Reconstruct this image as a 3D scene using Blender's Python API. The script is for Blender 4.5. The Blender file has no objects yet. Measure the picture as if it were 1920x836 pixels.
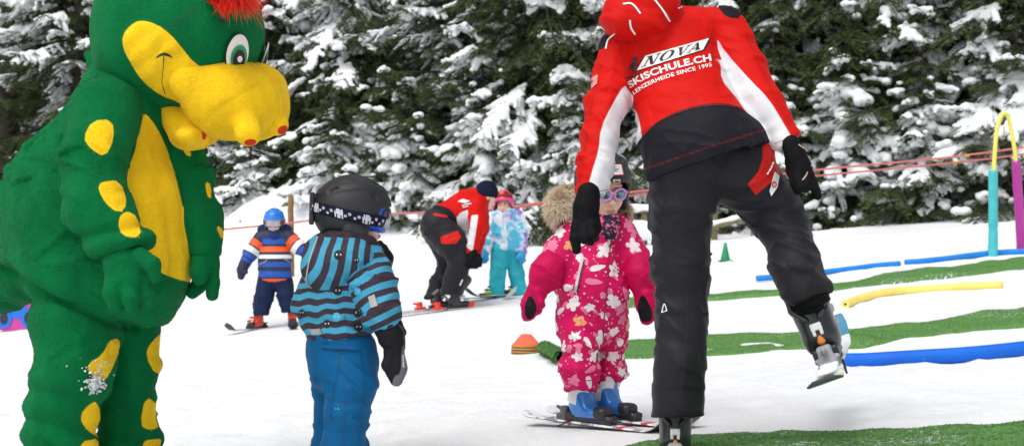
import bpy, math, os, random
import numpy as np
from mathutils import Vector, Matrix
from mathutils.bvhtree import BVHTree

S = bpy.context.scene
COL = S.collection
ONLY = os.environ.get('SCENE_ONLY', '')
def want(k): return (not ONLY) or (k in ONLY.split(','))
RNG = np.random.default_rng(7)
F, HZ, ZC = 2600.0, 469.0, 0.73          # focal length and horizon row of the photograph in its pixels, eye height
V = lambda *a: np.array(a, float)
def unit(v):
    v = np.asarray(v, float); return v / (np.linalg.norm(v) + 1e-12)

# ---------------------------------------------------------------- noise
def _h(ix, iy, iz, seed):
    n = (ix * 374761393 + iy * 668265263 + iz * 2147483647 + seed * 974634777) & 0xFFFFFFFF
    n = ((n ^ (n >> 13)) * 1274126177) & 0xFFFFFFFF
    n = ((n ^ (n >> 16)) * 2246822519) & 0xFFFFFFFF
    return ((n ^ (n >> 15)) & 0xFFFFFF) / float(0xFFFFFF) * 2 - 1
def noise(P, seed=0):
    P = np.asarray(P, float); i = np.floor(P).astype(np.int64); f = P - i
    w = f * f * f * (f * (f * 6 - 15) + 10)
    x, y, z = i[:, 0], i[:, 1], i[:, 2]; out = 0
    for dx in (0, 1):
        wx = w[:, 0] if dx else 1 - w[:, 0]
        for dy in (0, 1):
            wy = w[:, 1] if dy else 1 - w[:, 1]
            for dz in (0, 1):
                wz = w[:, 2] if dz else 1 - w[:, 2]
                out = out + wx * wy * wz * _h(x + dx, y + dy, z + dz, seed)
    return out
def fbm(P, oct=3, seed=0):
    s = 0; a = 1.0; P = np.asarray(P, float)
    for o in range(oct):
        s = s + a * noise(P * (2.03 ** o) + o * 17.3, seed + o); a *= .5
    return s / 1.6
def smooth(x, a, b):
    t = np.clip((x - a) / (b - a), 0, 1); return t * t * (3 - 2 * t)

# ---------------------------------------------------------------- signed distance shapes
def cone(a, b, ra, rb, sc=None):
    a = np.asarray(a, float); b = np.asarray(b, float)
    s = np.ones(3) if sc is None else np.asarray(sc, float)
    A = a * s; B = b * s; ba = B - A; L2 = ba @ ba + 1e-12; m = s.max()
    def f(P):
        Q = P * s - A
        t = np.clip(Q @ ba / L2, 0, 1)
        d = np.linalg.norm(Q - t[:, None] * ba, axis=1)
        return (d - (ra + (rb - ra) * t)) / m
    return f
def ell(c, r, R=None):
    c = np.asarray(c, float); r = np.asarray(r, float)
    def f(P):
        Q = P - c
        if R is not None: Q = Q @ R
        k0 = np.linalg.norm(Q / r, axis=1); k1 = np.linalg.norm(Q / (r * r), axis=1) + 1e-9
        return k0 * (k0 - 1) / k1
    return f
def box(c, b, rad=.005, R=None):
    c = np.asarray(c, float); b = np.asarray(b, float) - rad
    def f(P):
        Q = P - c
        if R is not None: Q = Q @ R
        q = np.abs(Q) - b
        return np.linalg.norm(np.maximum(q, 0), axis=1) + np.minimum(q.max(axis=1), 0) - rad
    return f
def chain(pts, k=.01, sc=None):               # pts: (point, radius)
    fs = [cone(pts[i][0], pts[i + 1][0], pts[i][1], pts[i + 1][1], sc) for i in range(len(pts) - 1)]
    return U(k, *fs)
def smin(a, b, k):
    if k <= 0: return np.minimum(a, b)
    h = np.maximum(k - np.abs(a - b), 0) / k
    return np.minimum(a, b) - h * h * k * .25
def U(k, *fs):
    def f(P):
        d = fs[0](P)
        for g in fs[1:]: d = smin(d, g(P), k)
        return d
    return f
def SUB(f, g, k=.004): return lambda P: -smin(-f(P), g(P), k)
def INT(f, g, k=.004): return lambda P: -smin(-f(P), -g(P), k)
def HALF(p, n):
    p = np.asarray(p, float); n = unit(n); return lambda P: (P - p) @ n
def OFF(f, r): return lambda P: f(P) - r
def LOC(f, M, c, s=1.0):                      # f lives in a local frame: columns of M are its axes
    return lambda P: f((P - c) @ M / s) * s

def surface(f, lo, hi, h, proj=2):
    lo = np.asarray(lo, float); hi = np.asarray(hi, float); B = 4
    nb = np.ceil((hi - lo) / (h * B)).astype(int) + 1
    ax = [lo[i] + (np.arange(nb[i]) * B + (B - 1) / 2) * h for i in range(3)]
    G = np.stack(np.meshgrid(*ax, indexing='ij'), -1).reshape(-1, 3)
    dc = f(G).reshape(nb)
    act = np.abs(dc) < h * B * 1.35
    fld = np.repeat(np.repeat(np.repeat(dc, B, 0), B, 1), B, 2).astype(np.float32)
    idx = np.argwhere(act)
    off = np.stack(np.meshgrid(*[np.arange(B)] * 3, indexing='ij'), -1).reshape(-1, 3)
    I = (idx[:, None, :] * B + off[None]).reshape(-1, 3)
    for q in range(0, len(I), 400000):
        J = I[q:q + 400000]
        fld[J[:, 0], J[:, 1], J[:, 2]] = f(lo + J * h)
    v, fc = nets(fld, lo, h)
    for _ in range(proj):
        d = f(v); e = h * .3
        g = np.stack([f(v + np.eye(3)[i] * e) - f(v - np.eye(3)[i] * e) for i in range(3)], 1) / (2 * e)
        gg = np.maximum((g * g).sum(1), .25)
        v = v - np.clip(d / gg, -h, h)[:, None] * g
    return v, fc

def nets(f, lo, h):
    s = f < 0
    c = [(0,0,0),(1,0,0),(0,1,0),(1,1,0),(0,0,1),(1,0,1),(0,1,1),(1,1,1)]
    n = np.array(f.shape) - 1
    cnt = np.zeros(n, np.int8)
    for x, y, z in c: cnt += s[x:x + n[0], y:y + n[1], z:z + n[2]]
    cells = np.argwhere((cnt > 0) & (cnt < 8))
    idx = -np.ones(n, np.int64); idx[cells[:, 0], cells[:, 1], cells[:, 2]] = np.arange(len(cells))
    vals = np.stack([f[cells[:, 0] + x, cells[:, 1] + y, cells[:, 2] + z] for x, y, z in c], 1).astype(float)
    acc = np.zeros((len(cells), 3)); num = np.zeros(len(cells)); C = np.array(c, float)
    for a, b in [(0,1),(2,3),(4,5),(6,7),(0,2),(1,3),(4,6),(5,7),(0,4),(1,5),(2,6),(3,7)]:
        va, vb = vals[:, a], vals[:, b]; m = (va < 0) != (vb < 0)
        t = np.where(m, va / np.where(m, va - vb, 1), 0)
        acc += np.where(m[:, None], C[a] + t[:, None] * (C[b] - C[a]), 0); num += m
    verts = lo + (cells + acc / num[:, None]) * h
    faces = []
    for ax in range(3):
        o1, o2 = [(1, 2), (2, 0), (0, 1)][ax]
        a = s[tuple(slice(0, -1) if i == ax else slice(None) for i in range(3))]
        b = s[tuple(slice(1, None) if i == ax else slice(None) for i in range(3))]
        E = np.argwhere(a != b)
        E = E[(E[:, o1] > 0) & (E[:, o2] > 0) & (E[:, o1] < n[o1]) & (E[:, o2] < n[o2])]
        if not len(E): continue
        def cid(d1, d2):
            q = E.copy(); q[:, o1] -= d1; q[:, o2] -= d2; return idx[q[:, 0], q[:, 1], q[:, 2]]
        q = np.stack([cid(1, 1), cid(0, 1), cid(0, 0), cid(1, 0)], 1)
        flip = ~a[E[:, 0], E[:, 1], E[:, 2]]
        q[flip] = q[flip][:, ::-1]; faces.append(q)
    return verts, np.concatenate(faces)

def normals(v, fc):
    if len(fc[0]) == 4: n = np.cross(v[fc[:, 2]] - v[fc[:, 0]], v[fc[:, 3]] - v[fc[:, 1]])
    else: n = np.cross(v[fc[:, 1]] - v[fc[:, 0]], v[fc[:, 2]] - v[fc[:, 0]])
    out = np.zeros_like(v)
    for i in range(fc.shape[1]): np.add.at(out, fc[:, i], n)
    return out / (np.linalg.norm(out, axis=1)[:, None] + 1e-12)

# ---------------------------------------------------------------- mesh objects
def mesh(name, v, faces, mats, parent=None, attrs=None, smooth_=True, mi=None):
    me = bpy.data.meshes.new(name); v = np.asarray(v, np.float32)
    if isinstance(faces, np.ndarray):
        k = faces.shape[1]; m = len(faces)
        me.vertices.add(len(v)); me.vertices.foreach_set('co', v.ravel())
        me.loops.add(m * k); me.loops.foreach_set('vertex_index', faces.astype(np.int32).ravel())
        me.polygons.add(m); me.polygons.foreach_set('loop_start', np.arange(0, m * k, k, dtype=np.int32))
    else:
        me.from_pydata([tuple(map(float, p)) for p in v], [], [tuple(map(int, q)) for q in faces]); m = len(faces)
    me.update(calc_edges=True)
    if smooth_: me.polygons.foreach_set('use_smooth', np.ones(len(me.polygons), bool))
    for mt in (mats if isinstance(mats, (list, tuple)) else [mats]): me.materials.append(mt)
    if mi is not None: me.polygons.foreach_set('material_index', np.asarray(mi, np.int32))
    for k, a in (attrs or {}).items():
        at = me.attributes.new(k, 'FLOAT', 'POINT'); at.data.foreach_set('value', np.asarray(a, np.float32))
    me.update()
    o = bpy.data.objects.new(name, me); COL.objects.link(o)
    if parent is not None: attach(o, parent)
    return o
def attach(o, parent):
    o.parent = parent; bpy.context.evaluated_depsgraph_get
    o.matrix_parent_inverse = parent_matrix(parent).inverted()
def parent_matrix(p):
    m = Matrix.Translation(p.location)
    return m if p.parent is None else parent_matrix(p.parent) @ p.matrix_parent_inverse @ m
class MB:                                      # collects several pieces into one mesh
    def __init__(s): s.v, s.f, s.m, s.n = [], [], [], 0
    def add(s, v, f, m=0):
        s.v.append(np.asarray(v, float)); s.f += [[int(i) + s.n for i in q] for q in f]; s.m += [m] * len(f); s.n += len(v)
    def build(s, name, mats, parent=None, smooth_=True):
        return mesh(name, np.concatenate(s.v), s.f, mats, parent, smooth_=smooth_, mi=s.m)
def tag(o, label=None, cat=None, group=None, kind=None):
    for k, x in (('label', label), ('category', cat), ('group', group), ('kind', kind)):
        if x: o[k] = x
    return o
def empty(name, loc, label=None, cat=None, group=None):
    o = bpy.data.objects.new(name, None); COL.objects.link(o); o.location = tuple(map(float, loc)); o.empty_display_size = .1
    return tag(o, label, cat, group)
def sdfobj(name, f, lo, hi, h, mats, parent=None, disp=None, attrs=None, proj=2):
    v, fc = surface(f, lo, hi, h, proj)
    if disp is not None:
        n = normals(v, fc); v = v + n * disp(v, n)[:, None]
    at = {k: g(v) for k, g in (attrs or {}).items()}
    return mesh(name, v, fc, mats, parent, at)
def frame_along(d, up=(0, 0, 1)):
    d = unit(d); u = np.asarray(up, float)
    if abs(d @ u) > .97: u = V(0, 1, 0)
    x = unit(np.cross(u, d)); y = np.cross(d, x); return x, y, d
def tube(pts, rads, n=10, caps=True):
    pts = np.asarray(pts, float); m = len(pts)
    rads = np.full(m, rads) if np.isscalar(rads) else np.asarray(rads)
    vs = []; x = None
    for i in range(m):
        d = unit(pts[min(i + 1, m - 1)] - pts[max(i - 1, 0)])
        if x is None: x, y, _ = frame_along(d)
        else: x = unit(x - (x @ d) * d); y = np.cross(d, x)
        a = np.arange(n) * 2 * math.pi / n
        vs.append(pts[i] + rads[i] * (np.cos(a)[:, None] * x + np.sin(a)[:, None] * y))
    v = np.concatenate(vs); f = []
    for i in range(m - 1):
        for j in range(n):
            a, b = i * n + j, i * n + (j + 1) % n; f.append([a, b, b + n, a + n])
    if caps:
        f.append(list(range(n))[::-1]); f.append([(m - 1) * n + j for j in range(n)])
    return v, f
def spline(pts, n):
    pts = np.asarray(pts, float); m = len(pts); P = np.vstack([2 * pts[0] - pts[1], pts, 2 * pts[-1] - pts[-2]])
    t = np.linspace(0, m - 1 - 1e-9, n); i = t.astype(int); u = (t - i)[:, None]
    a, b, c, d = P[i], P[i + 1], P[i + 2], P[i + 3]
    return .5 * (2 * b + (c - a) * u + (2 * a - 5 * b + 4 * c - d) * u ** 2 + (3 * b - a - 3 * c + d) * u ** 3)
def boxmesh(c, b, R=None):
    q = np.array([(x, y, z) for x in (-1, 1) for y in (-1, 1) for z in (-1, 1)], float) * np.asarray(b)
    if R is not None: q = q @ np.asarray(R).T
    return q + np.asarray(c), [[0, 1, 3, 2], [4, 6, 7, 5], [0, 4, 5, 1], [2, 3, 7, 6], [0, 2, 6, 4], [1, 5, 7, 3]]
def rbox(c, b, R=None, r=.2):                  # box with chamfered edges
    b = np.asarray(b, float); e = min(b) * r; vs = []
    for x in (-1, 1):
        for y in (-1, 1):
            for z in (-1, 1):
                s = V(x, y, z)
                for a in range(3):
                    q = s * b; q[(a + 1) % 3] -= s[(a + 1) % 3] * e; q[(a + 2) % 3] -= s[(a + 2) % 3] * e; vs.append(q)
    vs = np.array(vs); f = []
    I = lambda x, y, z, a: ((x > 0) * 4 + (y > 0) * 2 + (z > 0)) * 3 + a
    f += [[I(-1,-1,-1,0),I(-1,-1,1,0),I(-1,1,1,0),I(-1,1,-1,0)],[I(1,-1,-1,0),I(1,1,-1,0),I(1,1,1,0),I(1,-1,1,0)],
          [I(-1,-1,-1,1),I(1,-1,-1,1),I(1,-1,1,1),I(-1,-1,1,1)],[I(-1,1,-1,1),I(-1,1,1,1),I(1,1,1,1),I(1,1,-1,1)],
          [I(-1,-1,-1,2),I(-1,1,-1,2),I(1,1,-1,2),I(1,-1,-1,2)],[I(-1,-1,1,2),I(1,-1,1,2),I(1,1,1,2),I(-1,1,1,2)]]
    for x in (-1, 1):
        for y in (-1, 1):
            f += [[I(x,y,-1,0),I(x,y,1,0),I(x,y,1,1),I(x,y,-1,1)], [I(x,-1,y,0),I(x,1,y,0),I(x,1,y,2),I(x,-1,y,2)], [I(-1,x,y,1),I(1,x,y,1),I(1,x,y,2),I(-1,x,y,2)]]
            for z in (-1, 1): f.append([I(x,y,z,0),I(x,y,z,1),I(x,y,z,2)])
    if R is not None: vs = vs @ np.asarray(R).T
    return vs + np.asarray(c), f

# polygons in photograph-like 2-D coordinates
def chaikin(poly, n=2):
    p = np.asarray(poly, float)
    for _ in range(n):
        q = np.roll(p, -1, 0); p = np.stack([.75 * p + .25 * q, .25 * p + .75 * q], 1).reshape(-1, 2)
    return p
def sdpoly(X, poly):                            # signed distance, positive inside
    d = np.full(len(X), 1e9); ins = np.zeros(len(X), bool); n = len(poly)
    for i in range(n):
        a = poly[i]; b = poly[(i + 1) % n]; e = b - a; w = X - a
        t = np.clip((w @ e) / (e @ e + 1e-12), 0, 1)
        d = np.minimum(d, ((w - t[:, None] * e) ** 2).sum(1))
        c = (a[1] > X[:, 1]) != (b[1] > X[:, 1])
        with np.errstate(divide='ignore', invalid='ignore'):
            xx = e[0] * (X[:, 1] - a[1]) / (e[1] if abs(e[1]) > 1e-12 else 1e-12) + a[0]
        ins ^= c & (X[:, 0] < xx)
    return np.where(ins, 1, -1) * np.sqrt(d)
def pix(v):                                     # world -> photograph pixels
    return np.stack([960 + v[:, 0] / v[:, 1] * F, HZ - (v[:, 2] - ZC) / v[:, 1] * F], 1)
class Fig:
    def __init__(s, Y): s.Y = Y
    def p(s, x, y, dy=0.0):
        Y = s.Y + dy; return V((x - 960) / F * Y, Y, ZC + (HZ - y) / F * Y)
    def r(s, n): return n * s.Y / F
def bounds(pts, pad):
    p = np.array(pts); return p.min(0) - pad, p.max(0) + pad
def bvh_of(o):
    me = o.data; n = len(me.vertices); co = np.empty(n * 3, np.float32); me.vertices.foreach_get('co', co)
    return BVHTree.FromPolygons([tuple(c) for c in co.reshape(-1, 3).tolist()], [tuple(p.vertices) for p in me.polygons])

# ---------------------------------------------------------------- materials
def srgb(h):
    h = h.lstrip('#'); c = [int(h[i:i + 2], 16) / 255 for i in (0, 2, 4)]
    return tuple((x / 12.92 if x <= .04045 else ((x + .055) / 1.055) ** 2.4) for x in c) + (1.0,)
class NT:
    def __init__(s, name):
        s.m = bpy.data.materials.new(name); s.m.use_nodes = True; s.t = s.m.node_tree; s.b = s.t.nodes['Principled BSDF']
    def n(s, typ, **kw):
        x = s.t.nodes.new(typ)
        for k, v in kw.items():
            if k.startswith('i_'):
                key = k[2:].replace('_', ' ')
                x.inputs[int(key) if key.isdigit() else key].default_value = v
            else: setattr(x, k, v)
        return x
    def l(s, a, b): s.t.links.new(a, b)
    def attr(s, name): return s.n('ShaderNodeAttribute', attribute_name=name).outputs['Fac']
    def coord(s): return s.n('ShaderNodeTexCoord').outputs['Object']
    def mixc(s, fac, a, b):
        x = s.n('ShaderNodeMix', data_type='RGBA')
        for sock, v in ((x.inputs[0], fac), (x.inputs[6], a), (x.inputs[7], b)):
            if isinstance(v, bpy.types.NodeSocket): s.l(v, sock)
            else: sock.default_value = v
        return x.outputs[2]
    def step(s, val, a, b, lo=0.0, hi=1.0):
        x = s.n('ShaderNodeMapRange', i_1=a, i_2=b, i_3=lo, i_4=hi); s.l(val, x.inputs[0]); return x.outputs[0]
    def math(s, op, a, b=None):
        x = s.n('ShaderNodeMath', operation=op)
        for i, v in enumerate((a, b)):
            if v is None: continue
            if isinstance(v, bpy.types.NodeSocket): s.l(v, x.inputs[i])
            else: x.inputs[i].default_value = v
        return x.outputs[0]
    def noise(s, scale, detail=3.0, rough=.55, vec=None):
        x = s.n('ShaderNodeTexNoise', i_Scale=scale, i_Detail=detail, i_Roughness=rough)
        s.l(vec if vec is not None else s.coord(), x.inputs['Vector']); return x.outputs[0]
    def bump(s, h, strength=.3, dist=.01):
        x = s.n('ShaderNodeBump', i_Strength=strength, i_Distance=dist); s.l(h, x.inputs['Height']); s.l(x.outputs[0], s.b.inputs['Normal']); return x
    def color(s, c):
        if isinstance(c, bpy.types.NodeSocket): s.l(c, s.b.inputs['Base Color'])
        else: s.b.inputs['Base Color'].default_value = c
    def set(s, **kw):
        for k, v in kw.items(): s.b.inputs[k.replace('_', ' ')].default_value = v
        return s
def fabric(name, base, zones=(), rough=.75, bump=.25, bscale=45, bdist=.006, sheen=.0, vary=.12):
    t = NT(name); c = base
    for at, col, w in zones: c = t.mixc(t.step(t.attr(at), -w, w), c, col)
    n1 = t.noise(9, 4)
    k = t.step(n1, .3, .7, 1 - vary, 1 + vary)
    x = t.n('ShaderNodeMix', data_type='RGBA', blend_type='MULTIPLY', i_0=1.0)
    if isinstance(c, bpy.types.NodeSocket): t.l(c, x.inputs[6])
    else: x.inputs[6].default_value = c
    cc = t.n('ShaderNodeCombineColor'); [t.l(k, cc.inputs[i]) for i in range(3)]; t.l(cc.outputs[0], x.inputs[7])
    t.color(x.outputs[2]); t.set(Roughness=rough, Sheen_Weight=sheen); t.b.inputs['Specular IOR Level'].default_value = .13
    n2 = t.noise(bscale, 5, .6); t.bump(n2, bump, bdist)
    return t.m
def plain(name, c, rough=.5, bump=0, bscale=60, bdist=.003, metal=0, coat=0, vary=.06, vscale=14):
    t = NT(name)
    k = t.step(t.noise(vscale, 4), .3, .7, 0, 1)
    t.color(t.mixc(k, tuple(x * (1 - vary) for x in c[:3]) + (1,), tuple(min(1, x * (1 + vary)) for x in c[:3]) + (1,)))
    t.set(Roughness=rough, Metallic=metal, Coat_Weight=coat)
    if bump: t.bump(t.noise(bscale, 4), bump, bdist)
    return t.m
# blades of fur or hair as thin triangles
def fur(v, n, at, length, width, comb=(0, 0, -1), lean=.6, jit=.35, curl=0.0, two=False):
    m = len(v); c = np.asarray(comb, float)
    if c.ndim == 1: c = np.broadcast_to(c, v.shape)
    tng = c - (c * n).sum(1)[:, None] * n; tng /= np.linalg.norm(tng, axis=1)[:, None] + 1e-6
    d = n * (1 - lean) + tng * lean + RNG.normal(0, jit, v.shape); d /= np.linalg.norm(d, axis=1)[:, None]
    side = np.cross(d, RNG.normal(0, 1, v.shape) * .5 + n); side /= np.linalg.norm(side, axis=1)[:, None] + 1e-9
    L = np.asarray(length) * RNG.uniform(.55, 1.2, m)
    w = width * .5; a = v - n * .002
    if not two:
        P = np.stack([a - side * w, a + side * w, a + d * L[:, None]], 1).reshape(-1, 3)
        fc = np.arange(3 * m).reshape(-1, 3); rep = 3
    else:
        mid = a + d * L[:, None] * .5; tip = mid + (d + c * .5 + RNG.normal(0, curl, v.shape)) * L[:, None] * .5
        P = np.stack([a - side * w, a + side * w, mid + side * w * .8, mid - side * w * .8, tip], 1).reshape(-1, 3)
        b = np.arange(m)[:, None] * 5
        fc = np.concatenate([b + [0, 1, 2], b + [0, 2, 3], b + [3, 2, 4]]); rep = 5
    return P, fc, {k: np.repeat(x, rep) for k, x in at.items()}
def scatter(v, fc, count, at, mask=None):
    tri = np.concatenate([fc[:, [0, 1, 2]], fc[:, [0, 2, 3]]]) if fc.shape[1] == 4 else fc
    a = np.linalg.norm(np.cross(v[tri[:, 1]] - v[tri[:, 0]], v[tri[:, 2]] - v[tri[:, 0]]), axis=1)
    if mask is not None: a = a * mask[tri].mean(1)
    q = RNG.choice(len(tri), count, p=a / a.sum()); u = RNG.uniform(size=(count, 2)); fl = u.sum(1) > 1; u[fl] = 1 - u[fl]
    w = np.stack([1 - u.sum(1), u[:, 0], u[:, 1]], 1); T = tri[q]
    ip = lambda x: (x[T] * (w if x.ndim == 1 else w[:, :, None])).sum(1)
    n = normals(v, fc); nn = ip(n); nn /= np.linalg.norm(nn, axis=1)[:, None] + 1e-9
    return ip(v), nn, {k: ip(np.asarray(x, float)) for k, x in at.items()}
# ================================================================ camera, light
cam = bpy.data.objects.new('camera', bpy.data.cameras.new('camera')); COL.objects.link(cam)
cam.location = (0, 0, ZC); cam.rotation_euler = (math.pi / 2, 0, 0)
cam.data.lens = 36 * F / 1920; cam.data.sensor_width = 36; cam.data.shift_y = (HZ - 418) / 1920; cam.data.clip_end = 600
cam.data.dof.use_dof = True; cam.data.dof.focus_distance = 5.1; cam.data.dof.aperture_fstop = 6.3
S.camera = cam
w = bpy.data.worlds.new('World'); S.world = w; w.use_nodes = True
nt = w.node_tree; bg = nt.nodes['Background']
SUN_EL, SUN_AZ = math.radians(60), math.radians(-145)       # high on the left, a little behind the camera
sky = nt.nodes.new('ShaderNodeTexSky'); sky.sky_type = 'NISHITA'; sky.sun_disc = False
sky.sun_elevation = SUN_EL; sky.sun_rotation = SUN_AZ; sky.dust_density = 4.0; sky.air_density = 1.0
hs = nt.nodes.new('ShaderNodeHueSaturation'); hs.inputs['Saturation'].default_value = .22
nt.links.new(sky.outputs[0], hs.inputs['Color']); nt.links.new(hs.outputs[0], bg.inputs['Color']); bg.inputs['Strength'].default_value = .135
sl = bpy.data.lights.new('sun', 'SUN'); sl.energy = 1.35; sl.angle = math.radians(55); sl.color = (1, .97, .93)
so = bpy.data.objects.new('sun', sl); COL.objects.link(so)
sd = V(math.sin(SUN_AZ) * math.cos(SUN_EL), math.cos(SUN_AZ) * math.cos(SUN_EL), math.sin(SUN_EL))
so.rotation_euler = Vector(-sd).to_track_quat('-Z', 'Y').to_euler()
S.view_settings.view_transform = 'Standard'; S.view_settings.look = 'None'; S.view_settings.gamma = 1
S.view_settings.exposure = EXPO = 0.12
S.cycles.use_denoising = True; S.cycles.max_bounces = 6; S.cycles.diffuse_bounces = 4; S.cycles.glossy_bounces = 2
S.cycles.transmission_bounces = 2; S.cycles.sample_clamp_indirect = 4; S.cycles.use_adaptive_sampling = True; S.cycles.adaptive_threshold = .02

# ================================================================ ground
GY = [(-60, -.05), (0, 0), (6, 0), (8, .025), (10, .075), (13.5, .24), (18, .6), (22, .87), (26, 1.15), (31, 2.0), (45, 6.5), (130, 36)]
MOUNDS = []                                      # (x, y, height, radius) snow banked up under the trees
def gz(x, y, fine=False):
    x = np.asarray(x, float); y = np.asarray(y, float)
    z = np.interp(y, [a for a, b in GY], [b for a, b in GY]) + .09 * 14 * np.tanh(x / 14) - .03
    z = z + 2.5 * smooth(np.abs(x), 16, 60)
    if fine:
        for mx, my, h, r in MOUNDS:
            q = ((x - mx) ** 2 + (y - my) ** 2) / (r * r)
            z = z + h * np.exp(-q * 1.4)
    return z
def ground_hit(px, py, lift=0.0):
    dx, dz = (px - 960) / F, (HZ - py) / F
    Y = np.linspace(2.5, 40, 4000); d = ZC + dz * Y - (gz(dx * Y, Y) + lift); i = np.argmax(d < 0)
    Yh = Y[i]; return V(dx * Yh, Yh, gz(dx * Yh, Yh))
for i in range(46):
    px = -250 + i * 50 + RNG.uniform(-15, 15)
    Y = np.interp(px, [0, 400, 900, 1500, 1920], [27, 25.5, 22.4, 20.3, 18.9]) + RNG.uniform(-.1, 1.6)
    MOUNDS.append(((px - 960) / F * Y, Y, RNG.uniform(.08, .32), RNG.uniform(.3, .8)))
for px, Y, h, r in [(560, 23.5, .75, 1.3), (660, 23.2, .55, 1.0), (470, 24, .7, 1.0), (830, 22.4, .4, .9), (1560, 20.4, .3, .6), (1480, 20.8, .3, .6), (1640, 20.1, .25, .5), (1900, 19.2, .55, .7), (1120, 21.9, .25, .5)]:
    MOUNDS.append(((px - 960) / F * Y, Y, h, r))
def snow_mat(name, tex=1.0):
    t = NT(name); co = t.n('ShaderNodeNewGeometry').outputs['Position']
    n1 = t.noise(1.1, 5, .6, co); n2 = t.noise(38, 6, .7, co); n3 = t.noise(7, 4, .6, co)
    c = t.mixc(t.step(n1, .3, .7), srgb('#eaedf0'), srgb('#f2f4f5')); t.color(c)
    t.set(Roughness=.62); t.b.inputs['Specular IOR Level'].default_value = .25
    h = t.math('ADD', t.math('MULTIPLY', n2, .35 * tex), t.math('MULTIPLY', n3, 1.0 * tex)); t.bump(h, .65, .035)
    return t.m
M_SNOW = snow_mat('snow')
if want('env') or want('ground'):
    xs = np.concatenate([-np.geomspace(150, 7.2, 40), np.arange(-7, 9, .05), np.geomspace(9.2, 150, 40)])
    ys = np.concatenate([-np.geomspace(60, 1, 14), np.arange(0, 3, .25), np.arange(3, 9, .04), np.arange(9, 27, .09), np.geomspace(27.2, 130, 50)])
    X, Yg = np.meshgrid(xs, ys, indexing='ij'); x, y = X.ravel(), Yg.ravel()
    z = gz(x, y, True); P = np.stack([x, y, x * 0], 1)
    calm = np.ones(len(x))
    for cx, cy, cr in ((.36, 5.7, .75), (.54, 4.9, .9), (-.55, 13.5, .9), (0, 14.1, .7), (-2.25, 13.1, .7), (-.6, 5.0, .4), (-1.5, 5.0, .5)): calm *= smooth(np.hypot(x - cx, y - cy), cr * .6, cr * 1.3)
    z0 = z.copy()
    near = smooth(y, 1, 3) * smooth(-y, -34, -24) * smooth(-np.abs(x), -16, -9)
    z += near * (0.022 * fbm(P * V(.8, 1.3, 1), 3, 5) + .011 * fbm(P * 5, 3, 9) + .008 * np.maximum(0, fbm(P * 13, 2, 19) - .12) - .02 * np.maximum(0, fbm(P * V(3.2, 4.5, 1), 2, 31) - .25))
    for (ax, ay, bx, by, wd) in [(-2.6, 4.2, 3.6, 9.5, .045), (-2.45, 4.2, 3.75, 9.5, .045), (-3.8, 11, 2, 13.2, .05), (-3.8, 11.3, 2, 13.5, .05), (-1.6, 7.3, 1.2, 6.6, .04), (-2.5, 9.4, .4, 8.0, .04)]:   # old ski tracks
        a = V(ax, ay); b = V(bx, by); e = b - a; t = np.clip(((x - ax) * e[0] + (y - ay) * e[1]) / (e @ e), 0, 1)
        d = np.hypot(x - ax - t * e[0] + .04 * np.sin(t * 9), y - ay - t * e[1]); z -= .016 * np.exp(-(d / wd) ** 2) * (t > 0) * (t < 1)
    for i in range(170):                             # boot prints and scuffs
        cx, cy = RNG.uniform(-3, 3.2), RNG.uniform(4.3, 12); rr = RNG.uniform(.04, .11)
        q = ((x - cx) ** 2 + ((y - cy) * .7) ** 2) / rr ** 2; z -= RNG.uniform(.006, .022) * np.exp(-q ** 2) - .005 * np.exp(-((np.sqrt(q) - 1.5) / .4) ** 2)
    z = z0 + (z - z0) * (.12 + .88 * calm)
    bank = smooth(y, 19, 22.5); z += bank * near * .07 * fbm(P * 1.6, 4, 15)
    nx, ny = len(xs), len(ys); ii = np.arange(nx * ny).reshape(nx, ny)
    q = np.stack([ii[:-1, :-1], ii[1:, :-1], ii[1:, 1:], ii[:-1, 1:]], -1).reshape(-1, 4)
    o = mesh('snow_ground', np.stack([x, y, z], 1), q, M_SNOW); tag(o, kind='structure')

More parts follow.
